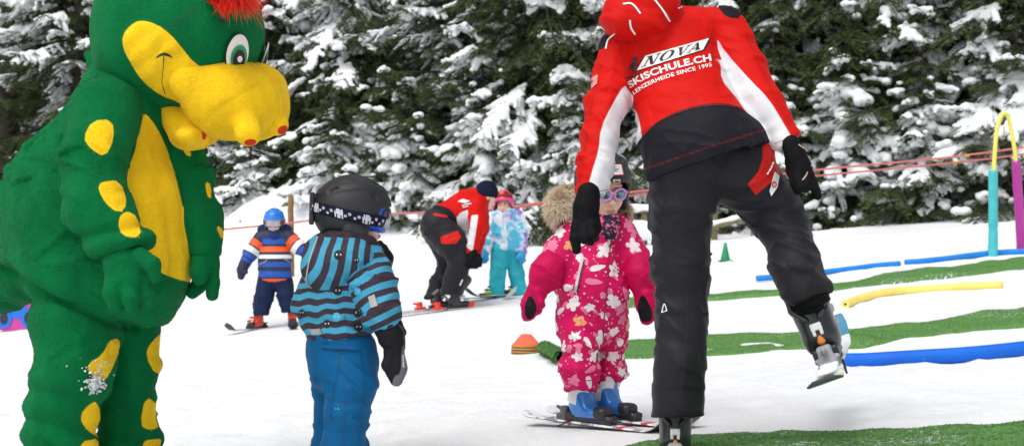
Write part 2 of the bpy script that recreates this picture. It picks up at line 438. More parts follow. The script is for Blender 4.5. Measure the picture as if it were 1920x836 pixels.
# ================================================================ spruces
def needle_mat():
    t = NT('spruce_needles'); a = t.attr('tint')
    c = t.mixc(t.step(a, 0, .55), srgb('#2a3522'), srgb('#4b5c35')); c = t.mixc(t.step(a, .6, 1), c, srgb('#6e784a'))
    t.color(c); t.set(Roughness=.6); t.b.inputs['Specular IOR Level'].default_value = .25; return t.m
M_NEEDLE = needle_mat()
M_BARK = plain('bark', srgb('#4a4038'), .9, .8, 30, .02, vary=.3)
M_TSNOW = snow_mat('tree_snow', .5)
def build_tree(seed, H, R, droop, step, per, twig=1.0, load=1.0, tip=.5, lowest=.15, dead=0, h=.03):
    r = np.random.default_rng(seed)
    wood = MB(); v, f = tube([(0, 0, -.4), (0, 0, .2), (0, 0, H * .5), (0, 0, H)], [.022 * H + .03, .018 * H + .02, .011 * H, .01], 9); wood.add(v, f)
    nv, na, blobs = [], [], []
    z = lowest
    while z < H - .15:
        ph = r.uniform(0, 6.28); Lz = R * (1 - z / H) ** .75 + .12
        if z < .8: Lz *= .75 + .3 * z
        for i in range(per):
            az = ph + i * 6.283 / per + r.normal(0, .25); L = Lz * r.uniform(.6, 1.12)
            u = V(math.cos(az), math.sin(az), 0); sd_ = V(-u[1], u[0], 0)
            dr = droop * r.uniform(.6, 1.35); z0 = z + r.uniform(-.1, .1)
            n = max(5, int(L / .14)); t = np.linspace(0, 1, n)
            bend = r.normal(0, .12)
            pts = u * (L * t)[:, None] + sd_ * (bend * L * t ** 2)[:, None]
            pts[:, 2] = z0 + L * (.12 * t - dr * t ** 1.6 + tip * dr * t ** 3)
            v, f = tube(pts, (.008 + .011 * L) * (1 - t * .8), 4, False); wood.add(v, f)
            isdead = r.uniform() < dead
            # twigs
            k = int(L / .038 * twig)
            if not isdead and k > 2:
                tt = np.sort(r.uniform(.12, 1, k)); base = np.stack([np.interp(tt, t, pts[:, c]) for c in range(3)], 1)
                sg = np.where(r.uniform(size=k) < .5, -1, 1)
                tl = np.clip((1.06 - tt) * L * .5 + .08, .1, .55) * r.uniform(.6, 1.15, k)
                a = r.uniform(.5, 1.05, k)
                d = u * np.cos(a)[:, None] + sd_ * (sg * np.sin(a))[:, None]; d[:, 2] += -dr * .55 * r.uniform(.4, 1.5, k) + r.normal(0, .12, k)
                d /= np.linalg.norm(d, axis=1)[:, None]
                # needle blades on each twig
                for s in range(int(.55 / .03)):
                    m = tl > s * .03
                    if not m.any(): break
                    q = base[m] + d[m] * (s * .03); q[:, 2] -= .35 * (s * .03) ** 2 / .5
                    for sgn in (-1, 1, 0):
                        dd = d[m] * .75 + np.cross(d[m], V(0, 0, 1)) * (sgn * .6) + r.normal(0, .22, q.shape); dd[:, 2] -= .12 if sgn else -.25
                        dd /= np.linalg.norm(dd, axis=1)[:, None]
                        w_ = np.cross(dd, r.normal(0, 1, q.shape)); w_ /= np.linalg.norm(w_, axis=1)[:, None]
                        ln = r.uniform(.045, .085, len(q))[:, None]
                        nv.append(np.stack([q - w_ * .0075, q + w_ * .0075, q + dd * ln], 1).reshape(-1, 3))
                        tn = np.clip(r.uniform(0, .5) + .35 * (s * .03) / tl[m] + r.normal(0, .12, len(q)), 0, 1); na.append(np.repeat(tn, 3))
                # snow lying along loaded twigs: chains of small lumps that follow the drooping twig
                g = noise(base * .95 + seed, 3) + .3 * noise(base * 3.1, 8) + .25 * (load - 1) + r.normal(0, .07, k)
                for j in np.where(g > .10)[0]:
                    wt = min(1.0, .55 + 2.4 * (g[j] - .10)); m_ = max(2, int(tl[j] / .05)); f0, f1 = r.uniform(0, .25), r.uniform(.65, 1.0)
                    for fr in np.linspace(f0, f1, m_):
                        l_ = tl[j] * fr; c = base[j] + d[j] * l_
                        blobs.append((c[0], c[1], c[2] - .35 * l_ * l_ / .5 + .016, r.uniform(.036, .054) * wt * (1.1 - .4 * fr) * load ** .6))
            m = max(3, int(L / .075)); tt = np.linspace(.1, .98, m); cp = np.stack([np.interp(tt, t, pts[:, c]) for c in range(3)], 1)
            g = noise(cp * .9 + seed * 3.1, 11) + .3 * (load - 1)
            for j in range(m):
                if g[j] > .0:
                    rr = (.040 + .065 * max(0, g[j])) * load * r.uniform(.7, 1.25) * (.5 if isdead else 1) * (1 - .25 * tt[j])
                    wd = sd_ * r.normal(0, .05 + .1 * L * .3 * (1 - tt[j]))
                    blobs.append((*(cp[j] + wd + V(0, 0, rr * .35)), rr))
        z += step * r.uniform(.8, 1.2)
    v = np.concatenate(nv); fol = (v, np.arange(len(v)).reshape(-1, 3), np.concatenate(na))
    from mathutils.kdtree import KDTree
    kd = KDTree(len(blobs))
    for i, q in enumerate(blobs): kd.insert(q[:3], i)
    kd.balance(); blobs = [q for q in blobs if len(kd.find_range(q[:3], q[3] * 2.6)) >= 4]
    b = np.array(blobs); lo = b[:, :3].min(0) - .25; hi = b[:, :3].max(0) + .25
    fld = np.zeros(np.ceil((hi - lo) / h).astype(int), np.float32)
    for cx, cy, cz, rr in blobs:
        K = rr * 1.75; c = (V(cx, cy, cz) - lo) / h; a = np.maximum(np.floor(c - K / h).astype(int), 0); e = np.minimum(np.ceil(c + K / h).astype(int) + 1, fld.shape)
        gx, gy, gz_ = [(np.arange(a[i], e[i]) - c[i]) * h for i in range(3)]
        gz_ = np.where(gz_ < 0, gz_ * 1.5, gz_ * 1.2)
        q = (gx ** 2)[:, None, None] + (gy ** 2)[None, :, None] + (gz_ ** 2)[None, None, :]
        fld[a[0]:e[0], a[1]:e[1], a[2]:e[2]] += np.maximum(1 - q / (K * K), 0) ** 6
    sv, sf = nets(.42 ** 3 - fld, lo, h)
    sn = normals(sv, sf); sv = sv + sn * (.022 * fbm(sv * 9, 2, seed))[:, None]
    return wood, fol, (sv, sf)
def tree_proto(name, seed, **kw):
    wood, fol, sn = build_tree(seed, **kw)
    root = empty(name, (0, 0, 0))
    o = wood.build('trunk', M_BARK); o.parent = root
    o = mesh('foliage', fol[0], fol[1], M_NEEDLE, None, {'tint': fol[2]}, smooth_=False); o.parent = root
    o = mesh('snow_load', sn[0], sn[1], M_TSNOW); o.parent = root
    return root
def copy_tree(o, parent=None):
    c = o.copy(); COL.objects.link(c)
    if parent is not None: c.parent = parent; c.matrix_parent_inverse = o.matrix_parent_inverse
    for ch in [x for x in list(bpy.data.objects) if x.parent == o]: copy_tree(ch, c)
    return c
if want('env') or want('trees'):
    random.seed(3)
    PROTO = {'a': tree_proto('spruce_tree', 11, H=9.5, R=2.7, droop=.55, step=.25, per=6, load=.95),
             'b': tree_proto('spruce_tree', 23, H=8.5, R=2.5, droop=1.0, step=.24, per=6, load=.85, tip=.3, twig=1.1),
             'c': tree_proto('young_spruce', 37, H=3.3, R=1.35, droop=.7, step=.2, per=6, load=1.25, lowest=.05, h=.028),
             'd': tree_proto('spruce_tree', 41, H=10, R=2.4, droop=.22, step=.36, per=5, load=.75, lowest=.3, dead=.3, twig=.8)}
    used = set()
    def place(kind, px, Y, rot, sc, label, group=None, name=None):
        p = PROTO[kind]; o = p if kind not in used else copy_tree(p); used.add(kind)
        X = (px - 960) / F * Y; o.location = (X, Y, float(gz(X, Y)) - .05); o.rotation_euler = (0, 0, rot); o.scale = (sc,) * 3
        tag(o, label, 'tree', group)
    FR = 'spruces along the edge of the slope'
    for a in [('d', 15, 27.5, 1.0, 1.1, 'spruce with a bare grey trunk and thin level snowy branches behind the costume\'s back'),
              ('a', 150, 27.0, 2.0, 1.0, 'snowy spruce just behind the green costume head'),
              ('b', 330, 26.3, .4, 1.0, 'snowy spruce seen under the yellow muzzle of the costume'),
              ('a', 500, 26.2, 4.1, .95, 'tall spruce behind the boy in the blue helmet, branches thick with snow'),
              ('b', 660, 25.0, 5.3, 1.0, 'tall dark spruce rising above the black helmet of the child in blue'),
              ('a', 860, 24.0, .9, .95, 'spruce with a very heavy snow load above the bent instructor'),
              ('b', 1030, 22.9, 3.3, 1.05, 'dark spruce with hanging branches above the fur hood of the child in pink'),
              ('a', 1190, 22.8, 5.9, 1.0, 'snowy spruce mostly hidden by the red jacket of the tall instructor'),
              ('b', 1350, 22.0, 1.4, 1.0, 'spruce directly behind the green marker cone and the raised leg'),
              ('a', 1490, 21.4, 2.9, 1.05, 'dark spruce above the black glove of the tall instructor\'s raised-leg side'),
              ('b', 1640, 20.9, .2, 1.05, 'wide dark spruce standing between the tall instructor and the foam gate'),
              ('a', 1790, 20.4, 4.8, 1.0, 'spruce with low sweeping branches beside the foam gate'),
              ('b', 1950, 19.9, 2.2, 1.1, 'spruce cut by the picture edge behind the foam gate')]:
        place(*a, FR)
    YG = 'small spruces bent under snow'
    for a in [('c', 470, 24.3, .3, .8, 'small snow-buried spruce behind the boy in the blue helmet'),
              ('c', 630, 23.6, 1.9, .95, 'small spruce wrapped in thick snow behind the black helmet'),
              ('c', 770, 23.1, 3.3, .9, 'small snowy spruce between black helmet and bent instructor'),
              ('c', 905, 22.6, 4.4, 1.05, 'young spruce under a white snow cap above the navy beanie'),
              ('c', 1090, 21.6, 5.6, .8, 'low snowy spruce behind the fur hood'),
              ('c', 1330, 20.9, .8, .7, 'small snowy spruce behind the wooden fence'),
              ('c', 1450, 20.2, 2.6, .95, 'small spruce plastered with snow under the tall instructor\'s hanging black glove'),
              ('c', 1590, 19.7, 3.9, 1.0, 'small snow-laden spruce in front of the wide dark spruce'),
              ('c', 1730, 19.2, 5.0, .8, 'small snowy spruce at the slope edge near the cyan foam post'),
              ('c', 1905, 19.0, 1.2, 1.0, 'small snowy spruce just behind the magenta foam post')]:
        place(*a, YG)
    BK = 'spruces of the dark second row'
    for i, px in enumerate(range(-460, 2500, 150)):
        place('ab'[i % 2], px + RNG.uniform(-30, 30), np.interp(px, [0, 1920], [31.5, 26]) + RNG.uniform(-.8, .8), RNG.uniform(0, 6), RNG.uniform(1.0, 1.2), 'snowy spruce of the dark row behind the front trees', BK)
    for i, px in enumerate(range(-220, 2200, 240)):
        place('ba'[i % 2], px + RNG.uniform(-30, 30), np.interp(px, [0, 1920], [36, 31]) + RNG.uniform(-.8, .8), RNG.uniform(0, 6), RNG.uniform(1.1, 1.3), 'dim snowy spruce deep in the wood', 'spruces deep in the wood')
# ================================================================ things lying and standing on the snow
def foam(name, c):
    t = NT(name); n1 = t.noise(3.5, 4); n2 = t.noise(55, 5, .7); n3 = t.noise(120, 3)
    k = t.mixc(t.step(n1, .3, .7), tuple(x * .86 for x in c[:3]) + (1,), tuple(min(1, x * 1.1) for x in c[:3]) + (1,))
    k = t.mixc(t.step(n2, .66, .74, 0, .55), k, srgb('#e9edf0')); k = t.mixc(t.step(n3, .70, .76, 0, .5), k, tuple(x * .45 for x in c[:3]) + (1,))
    t.color(k); t.set(Roughness=.6); t.b.inputs['Specular IOR Level'].default_value = .25; t.bump(t.noise(40, 5, .65), .35, .006); return t.m
M_BLUEFOAM = foam('blue_foam', srgb('#1668d4')); M_SKYFOAM = foam('light_blue_foam', srgb('#1f86dd')); M_YELFOAM = foam('yellow_foam', srgb('#ffe07a'))
M_CYAN = plain('cyan_cover', srgb('#46bcc2'), .5, .5, 25, .01); M_MAG = plain('magenta_cover', srgb('#b5379a'), .45, .6, 25, .012); M_ARCH = plain('pale_yellow_tube', srgb('#eee56a'), .4)
M_HOLE = plain('hole_shade', srgb('#3a3a3a'), .9)
def noodle(name, px, rpx, mat, label, group=None, core=True):
    pts = []
    for x, y in px: pts.append(ground_hit(x, y))
    pts = np.array(pts); r = rpx * pts[:, 1].mean() / F
    P = spline(pts, 40); P[:, 2] += r * .82 + .006 * noise(P * 3, 4)
    v, f = tube(P, r * (1 + .02 * noise(P * 6, 8)), 20, True)
    o = mesh(name, v, f, mat)
    o.data.polygons.foreach_set('use_smooth', [len(p.vertices) == 4 for p in o.data.polygons])
    tag(o, label, 'foam noodle', group)
    if core:
        for e, q in ((0, 1), (-1, -2)):
            d = unit(P[e] - P[q]); v, f = tube([P[e] - d * .01, P[e] + d * .0015], r * .3, 12); mesh('core_hole', v, f, M_HOLE, o)  # dark plug stands for the shade inside the core hole
    return o
# green carpet strips: outline in photograph pixels -> corners on the ground, then a wavy sheet with thickness
def turf_mat():
    t = NT('green_turf'); n1 = t.noise(70, 5, .65); n2 = t.noise(5, 4)
    c = t.mixc(t.step(n1, .3, .7), srgb('#467539'), srgb('#7fae68')); c = t.mixc(t.step(n2, .4, .75, 0, .5), c, srgb('#689654'))
    sp = t.step(t.math('ADD', t.attr('powder'), t.math('MULTIPLY', t.math('SUBTRACT', t.noise(42, 5, .75), .5), 1.9)), .52, .64)
    c = t.mixc(sp, c, srgb('#eef1f4')); t.color(c); t.set(Roughness=.85); t.b.inputs['Specular IOR Level'].default_value = .15
    t.bump(t.math('ADD', t.noise(160, 4, .7), t.math('MULTIPLY', sp, .6)), .7, .012); return t.m
M_TURF = turf_mat()
def carpet(name, top, bot, label, seed, wave=.02, nu=260, nv=30):
    T = spline(np.array([ground_hit(*q) for q in top]), nu); B = spline(np.array([ground_hit(*q) for q in bot]), nu)
    u = np.linspace(0, 1, nu); w = np.linspace(0, 1, nv)
    P = T[:, None, :] * (1 - w)[None, :, None] + B[:, None, :] * w[None, :, None]
    P = P.reshape(-1, 3); Q = P * V(1, 1, 0)
    ed = (noise(Q * 9, seed) * .008 + noise(Q * 2.5, seed + 1) * .012)[:, None] * (np.tile(np.abs(w - .5) * 2, nu) ** 6)[:, None]
    P[:, 1] += ed[:, 0]
    zz = gz(P[:, 0], P[:, 1]) + .016 + .65 * wave * (.55 + noise(Q * V(2.6, 1.2, 0), seed + 2)) + .006 * noise(Q * 11, seed + 3)
    pw = np.tile(np.abs(w - .5) * 2, nu)
    zz += .03 * np.maximum(0, noise(Q * V(3.3, .6, 0), seed + 5)) * np.tile(w < .25, nu) * (1 - np.tile(w, nu) * 4)
    top_ = P.copy(); top_[:, 2] = np.maximum(zz, gz(P[:, 0], P[:, 1]) + .012)
    bt = top_.copy(); bt[:, 2] = gz(P[:, 0], P[:, 1]) - .05
    n = nu * nv; I = np.arange(n).reshape(nu, nv)
    f = np.stack([I[:-1, :-1], I[:-1, 1:], I[1:, 1:], I[1:, :-1]], -1).reshape(-1, 4)
    ring = np.concatenate([I[:, 0], I[-1, 1:], I[-2::-1, -1], I[0, -2:0:-1]]); m = len(ring)
    rim = np.array([[ring[i], ring[(i + 1) % m], ring[(i + 1) % m] + n, ring[i] + n] for i in range(m)])
    pwd = .22 + .32 * fbm(Q * V(1.6, 2.4, 0), 3, seed + 7) + .10 * pw ** 4
    # grass blades of the carpet along its surface
    vv = np.concatenate([top_, bt]); at = np.concatenate([pwd, pwd])
    P2, n2, a2 = scatter(top_, f, int(40000), {'powder': pwd}); n2 = np.where(n2[:, 2:3] < 0, -n2, n2)
    bv, bf, ba = fur(P2, n2, a2, .008, .005, comb=(0, 0, 1), lean=.2, jit=.6)
    v = np.concatenate([vv, bv]); k = len(vv)
    F4 = [list(q) for q in np.concatenate([f, rim])] + [list(q) for q in (bf + k)]
    o = mesh(name, v, F4, M_TURF, None, {'powder': np.concatenate([at, ba['powder']])})
    tag(o, label, 'artificial turf', 'green turf strips on the snow'); return o
M_WOOD = plain('weathered_wood', srgb('#8a6a48'), .85, .7, 28, .01, vary=.25)
M_GWOOD = plain('grey_green_wood', srgb('#7d7455'), .9, .7, 24, .01, vary=.25)
if want('env') or want('props'):
    noodle('foam_noodle', [(1571, 688), (1640, 687), (1750, 681), (1850, 673), (1990, 658)], 14.5, M_BLUEFOAM, 'thick bright blue foam noodle lying behind the raised ski boot')
    noodle('foam_noodle', [(1585, 576), (1605, 568), (1650, 558), (1730, 548), (1880, 541)], 7.8, M_YELFOAM, 'pale yellow curved foam noodle on the snow')
    noodle('foam_noodle', [(1418, 527), (1500, 520), (1600, 508), (1687, 499)], 5.4, M_SKYFOAM, 'shorter light blue foam noodle lying between the raised leg and the gap')
    noodle('foam_noodle', [(1697, 497), (1770, 491), (1860, 480), (1990, 474)], 5.6, M_SKYFOAM, 'light blue foam noodle passing behind the foot of the cyan foam post')
    carpet('turf_strip', [(1170, 852), (1300, 826), (1470, 816), (1700, 809), (2000, 797)], [(1170, 960), (1300, 930), (1470, 912), (1700, 905), (2000, 880)], 'green turf strip beside the standing ski boot, closest to the camera', 3)
    carpet('turf_strip', [(1045, 658), (1160, 651), (1330, 636), (1480, 628), (1700, 613), (1850, 594), (2000, 578)], [(1050, 682), (1160, 676), (1330, 669), (1480, 656), (1620, 648), (1760, 628), (2000, 606)], 'green turf strip with a rolled end beside the stack of marker discs', 13, .028)
    carpet('turf_strip', [(1168, 569), (1340, 556), (1560, 535), (1700, 513), (1990, 480)], [(1168, 579), (1340, 562), (1560, 545), (1740, 524), (1990, 497)], 'thin green turf strip between the light blue and the pale yellow noodles', 23, .02)
    # rolled end of the middle carpet
    a = ground_hit(1020, 667); b = ground_hit(1052, 684)
    P = []; 
    for i in range(40):
        th = i / 39 * 7.5; rr = .052 * (1 - .06 * th); P.append((rr * math.cos(th), rr * math.sin(th)))
    P = np.array(P); ax = b - a; L = np.linalg.norm(ax); ax /= L; sx = unit(np.cross(ax, (0, 0, 1)))
    nn = 14; vs = np.concatenate([a + ax * (L * j / (nn - 1)) + P[:, :1] * sx + (P[:, 1:] + .045) * V(0, 0, 1) + .006 * noise(np.full((40, 3), j * .7) + np.c_[P * 20, P[:, 0]], 5)[:, None] for j in range(nn)])
    vs2 = np.concatenate([vs, vs + V(.0, .0, .008)])
    f = [[j * 40 + i, j * 40 + i + 1, (j + 1) * 40 + i + 1, (j + 1) * 40 + i] for j in range(nn - 1) for i in range(39)]
    nvv = normals(vs, np.array(f)); pw_ = .2 + .3 * fbm(vs * 9, 3, 2)
    Pp, n2, a2 = scatter(vs, np.array(f), 5000, {'powder': pw_}); bv, bf, ba = fur(Pp, n2, a2, .016, .006, comb=(0, 0, 1), lean=.2, jit=.5)
    bv2, bf2, ba2 = fur(Pp, -n2, a2, .016, .006, comb=(0, 0, 1), lean=.2, jit=.5)
    turf2 = next(o for o in bpy.data.objects if o.name.startswith('turf_strip') and 'rolled' in o.get('label', ''))
    mesh('rolled_end', np.concatenate([vs, bv, bv2]), f + [list(q + len(vs)) for q in bf] + [list(q + len(vs) + len(bv)) for q in bf2], M_TURF, turf2, {'powder': np.concatenate([pw_, ba['powder'], ba2['powder']])})

    # foam gate
    g = ground_hit(1862, 481); fg = Fig(g[1])
    root = empty('foam_gate', g, 'foam gate of a cyan and a magenta padded post under a yellow arch', 'slalom gate')
    def padded(name, p0, p1, rpx, mat):
        n = 64; t = np.linspace(0, 1, n); P = p0 * (1 - t)[:, None] + p1 * t[:, None]
        rr = fg.r(rpx) * (1 - .10 * np.exp(-((t * 3 % 1 - .02) / .035) ** 2) - .1 * np.exp(-((t * 3 % 1 - .98) / .035) ** 2)); rr[-1] *= .9; rr[0] *= .96
        v, f = tube(P, rr, 24); n_ = noise(v * V(40, 40, 12), 3) * .004; v = v + n_[:, None]
        return mesh(name, v, f, mat, root)
    padded('foam_post', g - V(0, 0, .02), fg.p(1862, 320), 8.7, M_CYAN); padded('foam_post', fg.p(1916, 476, .15), fg.p(1905, 302, .05), 8.7, M_MAG)
    P = spline([fg.p(1863, 330), fg.p(1865, 290), fg.p(1869, 245), fg.p(1876, 220), fg.p(1883, 213), fg.p(1891, 222, .02), fg.p(1898, 255, .03), fg.p(1903, 285, .04), fg.p(1905, 312, .05)], 50)
    v, f = tube(P, fg.r(4.0), 12); mesh('arch_tube', v, f, M_ARCH, root)
    v, f = tube([fg.p(1883, 216), fg.p(1882, 252)], fg.r(.6), 5); mesh('string', v, f, plain('dark_cord', srgb('#333333'), .8), root)
    v, f = surface(ell(fg.p(1882, 253), [fg.r(2.6)] * 3), fg.p(1882, 253) - .03, fg.p(1882, 253) + .03, .004); mesh('bead', v, f, plain('bead_beige', srgb('#cdb98a'), .5), root)
    # green cone
    g = ground_hit(1360, 490); k = g[1] / F
    root = empty('marker_cone', g, 'small green plastic marker cone on the snow behind the raised leg', 'cone')
    a = np.arange(28) * 2 * math.pi / 28; prof = [(9.6, 0), (8.7, 4), (5.0, 21), (2.4, 34.5), (1.7, 35), (1.4, 33)]
    v = np.concatenate([np.stack([np.cos(a) * r_ * k, np.sin(a) * r_ * k, np.full(28, z_ * k)], 1) + g for r_, z_ in prof])
    f = [[i * 28 + j, i * 28 + (j + 1) % 28, (i + 1) * 28 + (j + 1) % 28, (i + 1) * 28 + j] for i in range(5) for j in range(28)]
    MGC = plain('green_plastic', srgb('#1b8a5a'), .4); mesh('cone_body', v, f, MGC, root)
    v, f = rbox(g + V(0, 0, .006), (12.5 * k, 12.5 * k, .007), r=.5); mesh('base_plate', v, f, MGC, root)
    # stack of marker discs
    g = ground_hit(987, 664); k = g[1] / F
    DC = ['#e8e8e6', '#d8432f', '#2f8f3f', '#f2c32c', '#d8432f', '#2a5cb8', '#f2c32c', '#2f8f3f', '#d8432f', '#f2c32c', '#ef6b4e']
    names = ['white', 'red', 'green', 'yellow', 'red', 'blue', 'yellow', 'green', 'red', 'yellow', 'salmon red']
    zz = 0.0
    a = np.arange(40) * 2 * math.pi / 40
    for i, c in enumerate(DC):
        hh = 20 * k if True else 0; rad = (29 - .12 * i) * k; dx, dy = RNG.normal(0, .0012, 2)
        prof = [(rad, 0), (rad, .003), (rad * .93, .004), (rad * .34, hh), (rad * .30, hh), (rad * .30, hh - .003), (rad * .88, 0)]
        v = np.concatenate([np.stack([np.cos(a) * r_ + dx, np.sin(a) * r_ + dy, np.full(40, z_ + zz)], 1) + g for r_, z_ in prof])
        f = [[q * 40 + j, q * 40 + (j + 1) % 40, ((q + 1) % 7) * 40 + (j + 1) % 40, ((q + 1) % 7) * 40 + j] for q in range(7) for j in range(40)]
        o = mesh('marker_disc', v, f, plain('disc_' + names[i].replace(' ', '_'), srgb(c), .4))
        where = {0: 'lowest of the stack on the snow', 10: 'topmost of the stack, its whole cone showing'}.get(i, f'in the stack, {["","just above the white one","third from the bottom","lower of two with green beneath it","under the blue one","only one of its colour","on top of the blue one","upper of the two greens","just under the top yellow rim","directly under the top disc",""][i]}')
        tag(o, f'{names[i]} marker disc {where}', 'marker disc', 'stacked marker discs'); zz += 1.75 * k
    v, f = tube([g + V(-.012, 0, .02), g + V(-.012, 0, 85 * k)], .0022, 6)
    tag(mesh('marker_pole', v, f, plain('thin_white_rod', srgb('#d9dcdf'), .4)), 'thin white rod standing through the stack of marker discs', 'rod')

    # wooden post, rope lines, wooden fence at the wood's edge
    Yp = 19.0; fp = Fig(Yp); a = fp.p(547, 503); b = fp.p(545, 366); a[2] = gz(a[0], a[1]) - .1
    root = empty('wooden_post', a, 'brown round wooden post holding the rope behind the boy in the blue helmet', 'post')
    v, f = tube(np.linspace(a, b, 12) + np.random.default_rng(2).normal(0, .003, (12, 3)), fp.r(5.6), 14); mesh('stake', v, f, M_WOOD, root)
    P = fp.p(546, 417); v, f = tube([P + .046 * V(math.cos(q), math.sin(q), .02 * math.sin(q * 3)) for q in np.linspace(0, 6.28, 16)], .007, 6); M_ROPE = plain('faded_red_rope', srgb('#c8706c'), .8, .6, 200, .003)
    mesh('rope_loop', v, f, M_ROPE, root)
    def rope(px, Ys, rad, label, sag=0):
        P = np.array([Fig(np.interp(x, [400, 1920], Ys)).p(x, y) for x, y in px]); P = spline(P, 140); P[:, 2] += .01 * noise(P * V(1.2, 0, 0), 4)
        v, f = tube(P, rad, 7); o = mesh('boundary_rope', v, f, M_ROPE); return tag(o, label, 'rope', 'boundary ropes in front of the wood')
    r1 = rope([(330, 437), (410, 430), (547, 417), (640, 405), (800, 398), (940, 389), (1030, 377), (1220, 356), (1530, 319), (1750, 298), (1990, 268)], (18.9, 17.2), .013, 'upper faded red boundary rope stretched along the wood edge, tied to the wooden post')
    r2 = rope([(940, 392), (1030, 381), (1220, 363), (1530, 330), (1750, 309), (1990, 282)], (18.9, 17.3), .012, 'lower faded red boundary rope, running from behind the bent instructor to the foam gate')
    M_TAGY = plain('orange_tape', srgb('#e8a23c'), .6)
    for x, y, Y, rt in [(1005, 381, 18.6, r2), (1790, 307, 17.42, r2), (1813, 292, 17.3, r1)]:
        p = Fig(Y).p(x, y); v, f = rbox(p, (.03, .017, .017), r=.4); mesh('tape_marker', v, f, M_TAGY, rt)
    root = empty('wooden_fence', Fig(19.0).p(1300, 440), 'low rough wooden fence with snow on its rails behind the tall instructor\'s legs', 'fence')
    ff = Fig(19.0)
    def pole(name, a, b, r): v, f = tube(np.linspace(a, b, 10) + np.random.default_rng(5).normal(0, .006, (10, 3)), r, 10); mesh(name, v, f, M_GWOOD, root)
    for x, yt in ((1208, 398), (1340, 388), (1415, 392)): pole('fence_post', ff.p(x, yt), ff.p(x, 478, .05), .045)
    pole('rail', ff.p(1170, 397, -.05), ff.p(1345, 390, -.05), .032); pole('rail', ff.p(1325, 428, -.06), ff.p(1440, 399, -.06), .035); pole('rail', ff.p(1165, 447, -.05), ff.p(1345, 428, -.05), .03)
    def cap(a, b, w_, hgt, seed):
        fn = lambda P: cone(a, b, w_, w_ * .9, (1, 1, w_ / hgt))(P) - .02 * fbm(P * 6, 2, seed)
        lo, hi = bounds([a, b], w_ * 1.6); v, fc = surface(fn, lo, hi, .022, 0); mesh('rail_snow', v, fc, M_TSNOW, root)
    cap(ff.p(1170, 391, -.05), ff.p(1240, 389, -.05), .055, .06, 1); cap(ff.p(1330, 421, -.06), ff.p(1435, 394, -.06), .05, .045, 2); cap(ff.p(1180, 432, -.05), ff.p(1262, 430, -.05), .12, .14, 3)

    # pink and blue painted board far left
    g = ground_hit(30, 622); k = g[1] / F; f0 = Fig(g[1])
    M_PNK = plain('pink_board', srgb('#c9429f'), .45); M_BLU = plain('blue_paint', srgb('#1d72d8'), .45); M_BLK = plain('black_paint', srgb('#2b2b33'), .5); M_WHT = plain('white_paint', srgb('#eeeeee'), .5)
    root = empty('painted_board', g, 'pink board with rounded corners painted with blue and black ovals, standing behind the costume\'s legs', 'board')
    def slab(name, poly, th, dy, mat):
        q = chaikin(poly, 3); n = len(q)
        fr = np.array([f0.p(x, y) for x, y in q]); fr[:, 1] = g[1] + dy; bk = fr.copy(); bk[:, 1] += th
        mesh(name, np.concatenate([fr, bk]), [list(range(n)), list(range(2 * n - 1, n - 1, -1))] + [[i, i + n, (i + 1) % n + n, (i + 1) % n] for i in range(n)], mat, root, smooth_=False)
    slab('board', [(-18, 520), (70, 520), (76, 560), (72, 612), (60, 622), (8, 622), (-14, 612)], .03, 0, M_PNK)
    slab('blue_panel', [(14, 545), (50, 545), (48, 580), (42, 597), (24, 598), (14, 582)], .006, -.006, M_BLU)
    for x, y in ((8, 596), (54, 596)):
        ov = lambda a, b: [(x + a * math.cos(q), y + b * math.sin(q)) for q in np.linspace(0, 6.28, 13)[:-1]]
        slab('blue_oval', ov(15, 20), .006, -.0125, M_BLU); slab('black_oval', ov(7.5, 12), .006, -.019, M_BLK)
# ================================================================ people: shared builders
def axes(deg, pitch=0.0, roll=0.0):             # columns right, forward, up; deg = heading of forward in the ground plane
    a, p, q = math.radians(deg), math.radians(pitch), math.radians(roll)
    f = V(math.cos(a) * math.cos(p), math.sin(a) * math.cos(p), math.sin(p))
    r = unit(np.cross(f, (0, 0, 1))); u = np.cross(r, f)
    return np.stack([r * math.cos(q) + u * math.sin(q), f, u * math.cos(q) - r * math.sin(q)], 1)
def bbf(f, x0, y0, x1, y1, d0, d1):
    c = [f.p(x, y, d) for x in (x0, x1) for y in (y0, y1) for d in (d0, d1)]; return bounds(c, .01)
def near_axis(P, chains):
    best = np.full(len(P), 1e9); ax = np.zeros_like(P); s_ = np.zeros(len(P)); jt = np.full(len(P), 1e9)
    for ch in chains:
        s0 = 0.0; ch = [np.asarray(c, float) for c in ch]
        for i in range(len(ch) - 1):
            e = ch[i + 1] - ch[i]; L = np.linalg.norm(e); t = np.clip((P - ch[i]) @ e / (L * L), 0, 1)
            d = np.linalg.norm(P - ch[i] - t[:, None] * e, axis=1); m = d < best
            best[m] = d[m]; ax[m] = e / L; s_[m] = s0 + t[m] * L
            j = np.full(len(P), 1e9)
            if i > 0: j = np.minimum(j, t * L)
            j = np.minimum(j, (1 - t) * L); jt[m] = j[m]; s0 += L
    return ax, s_, jt
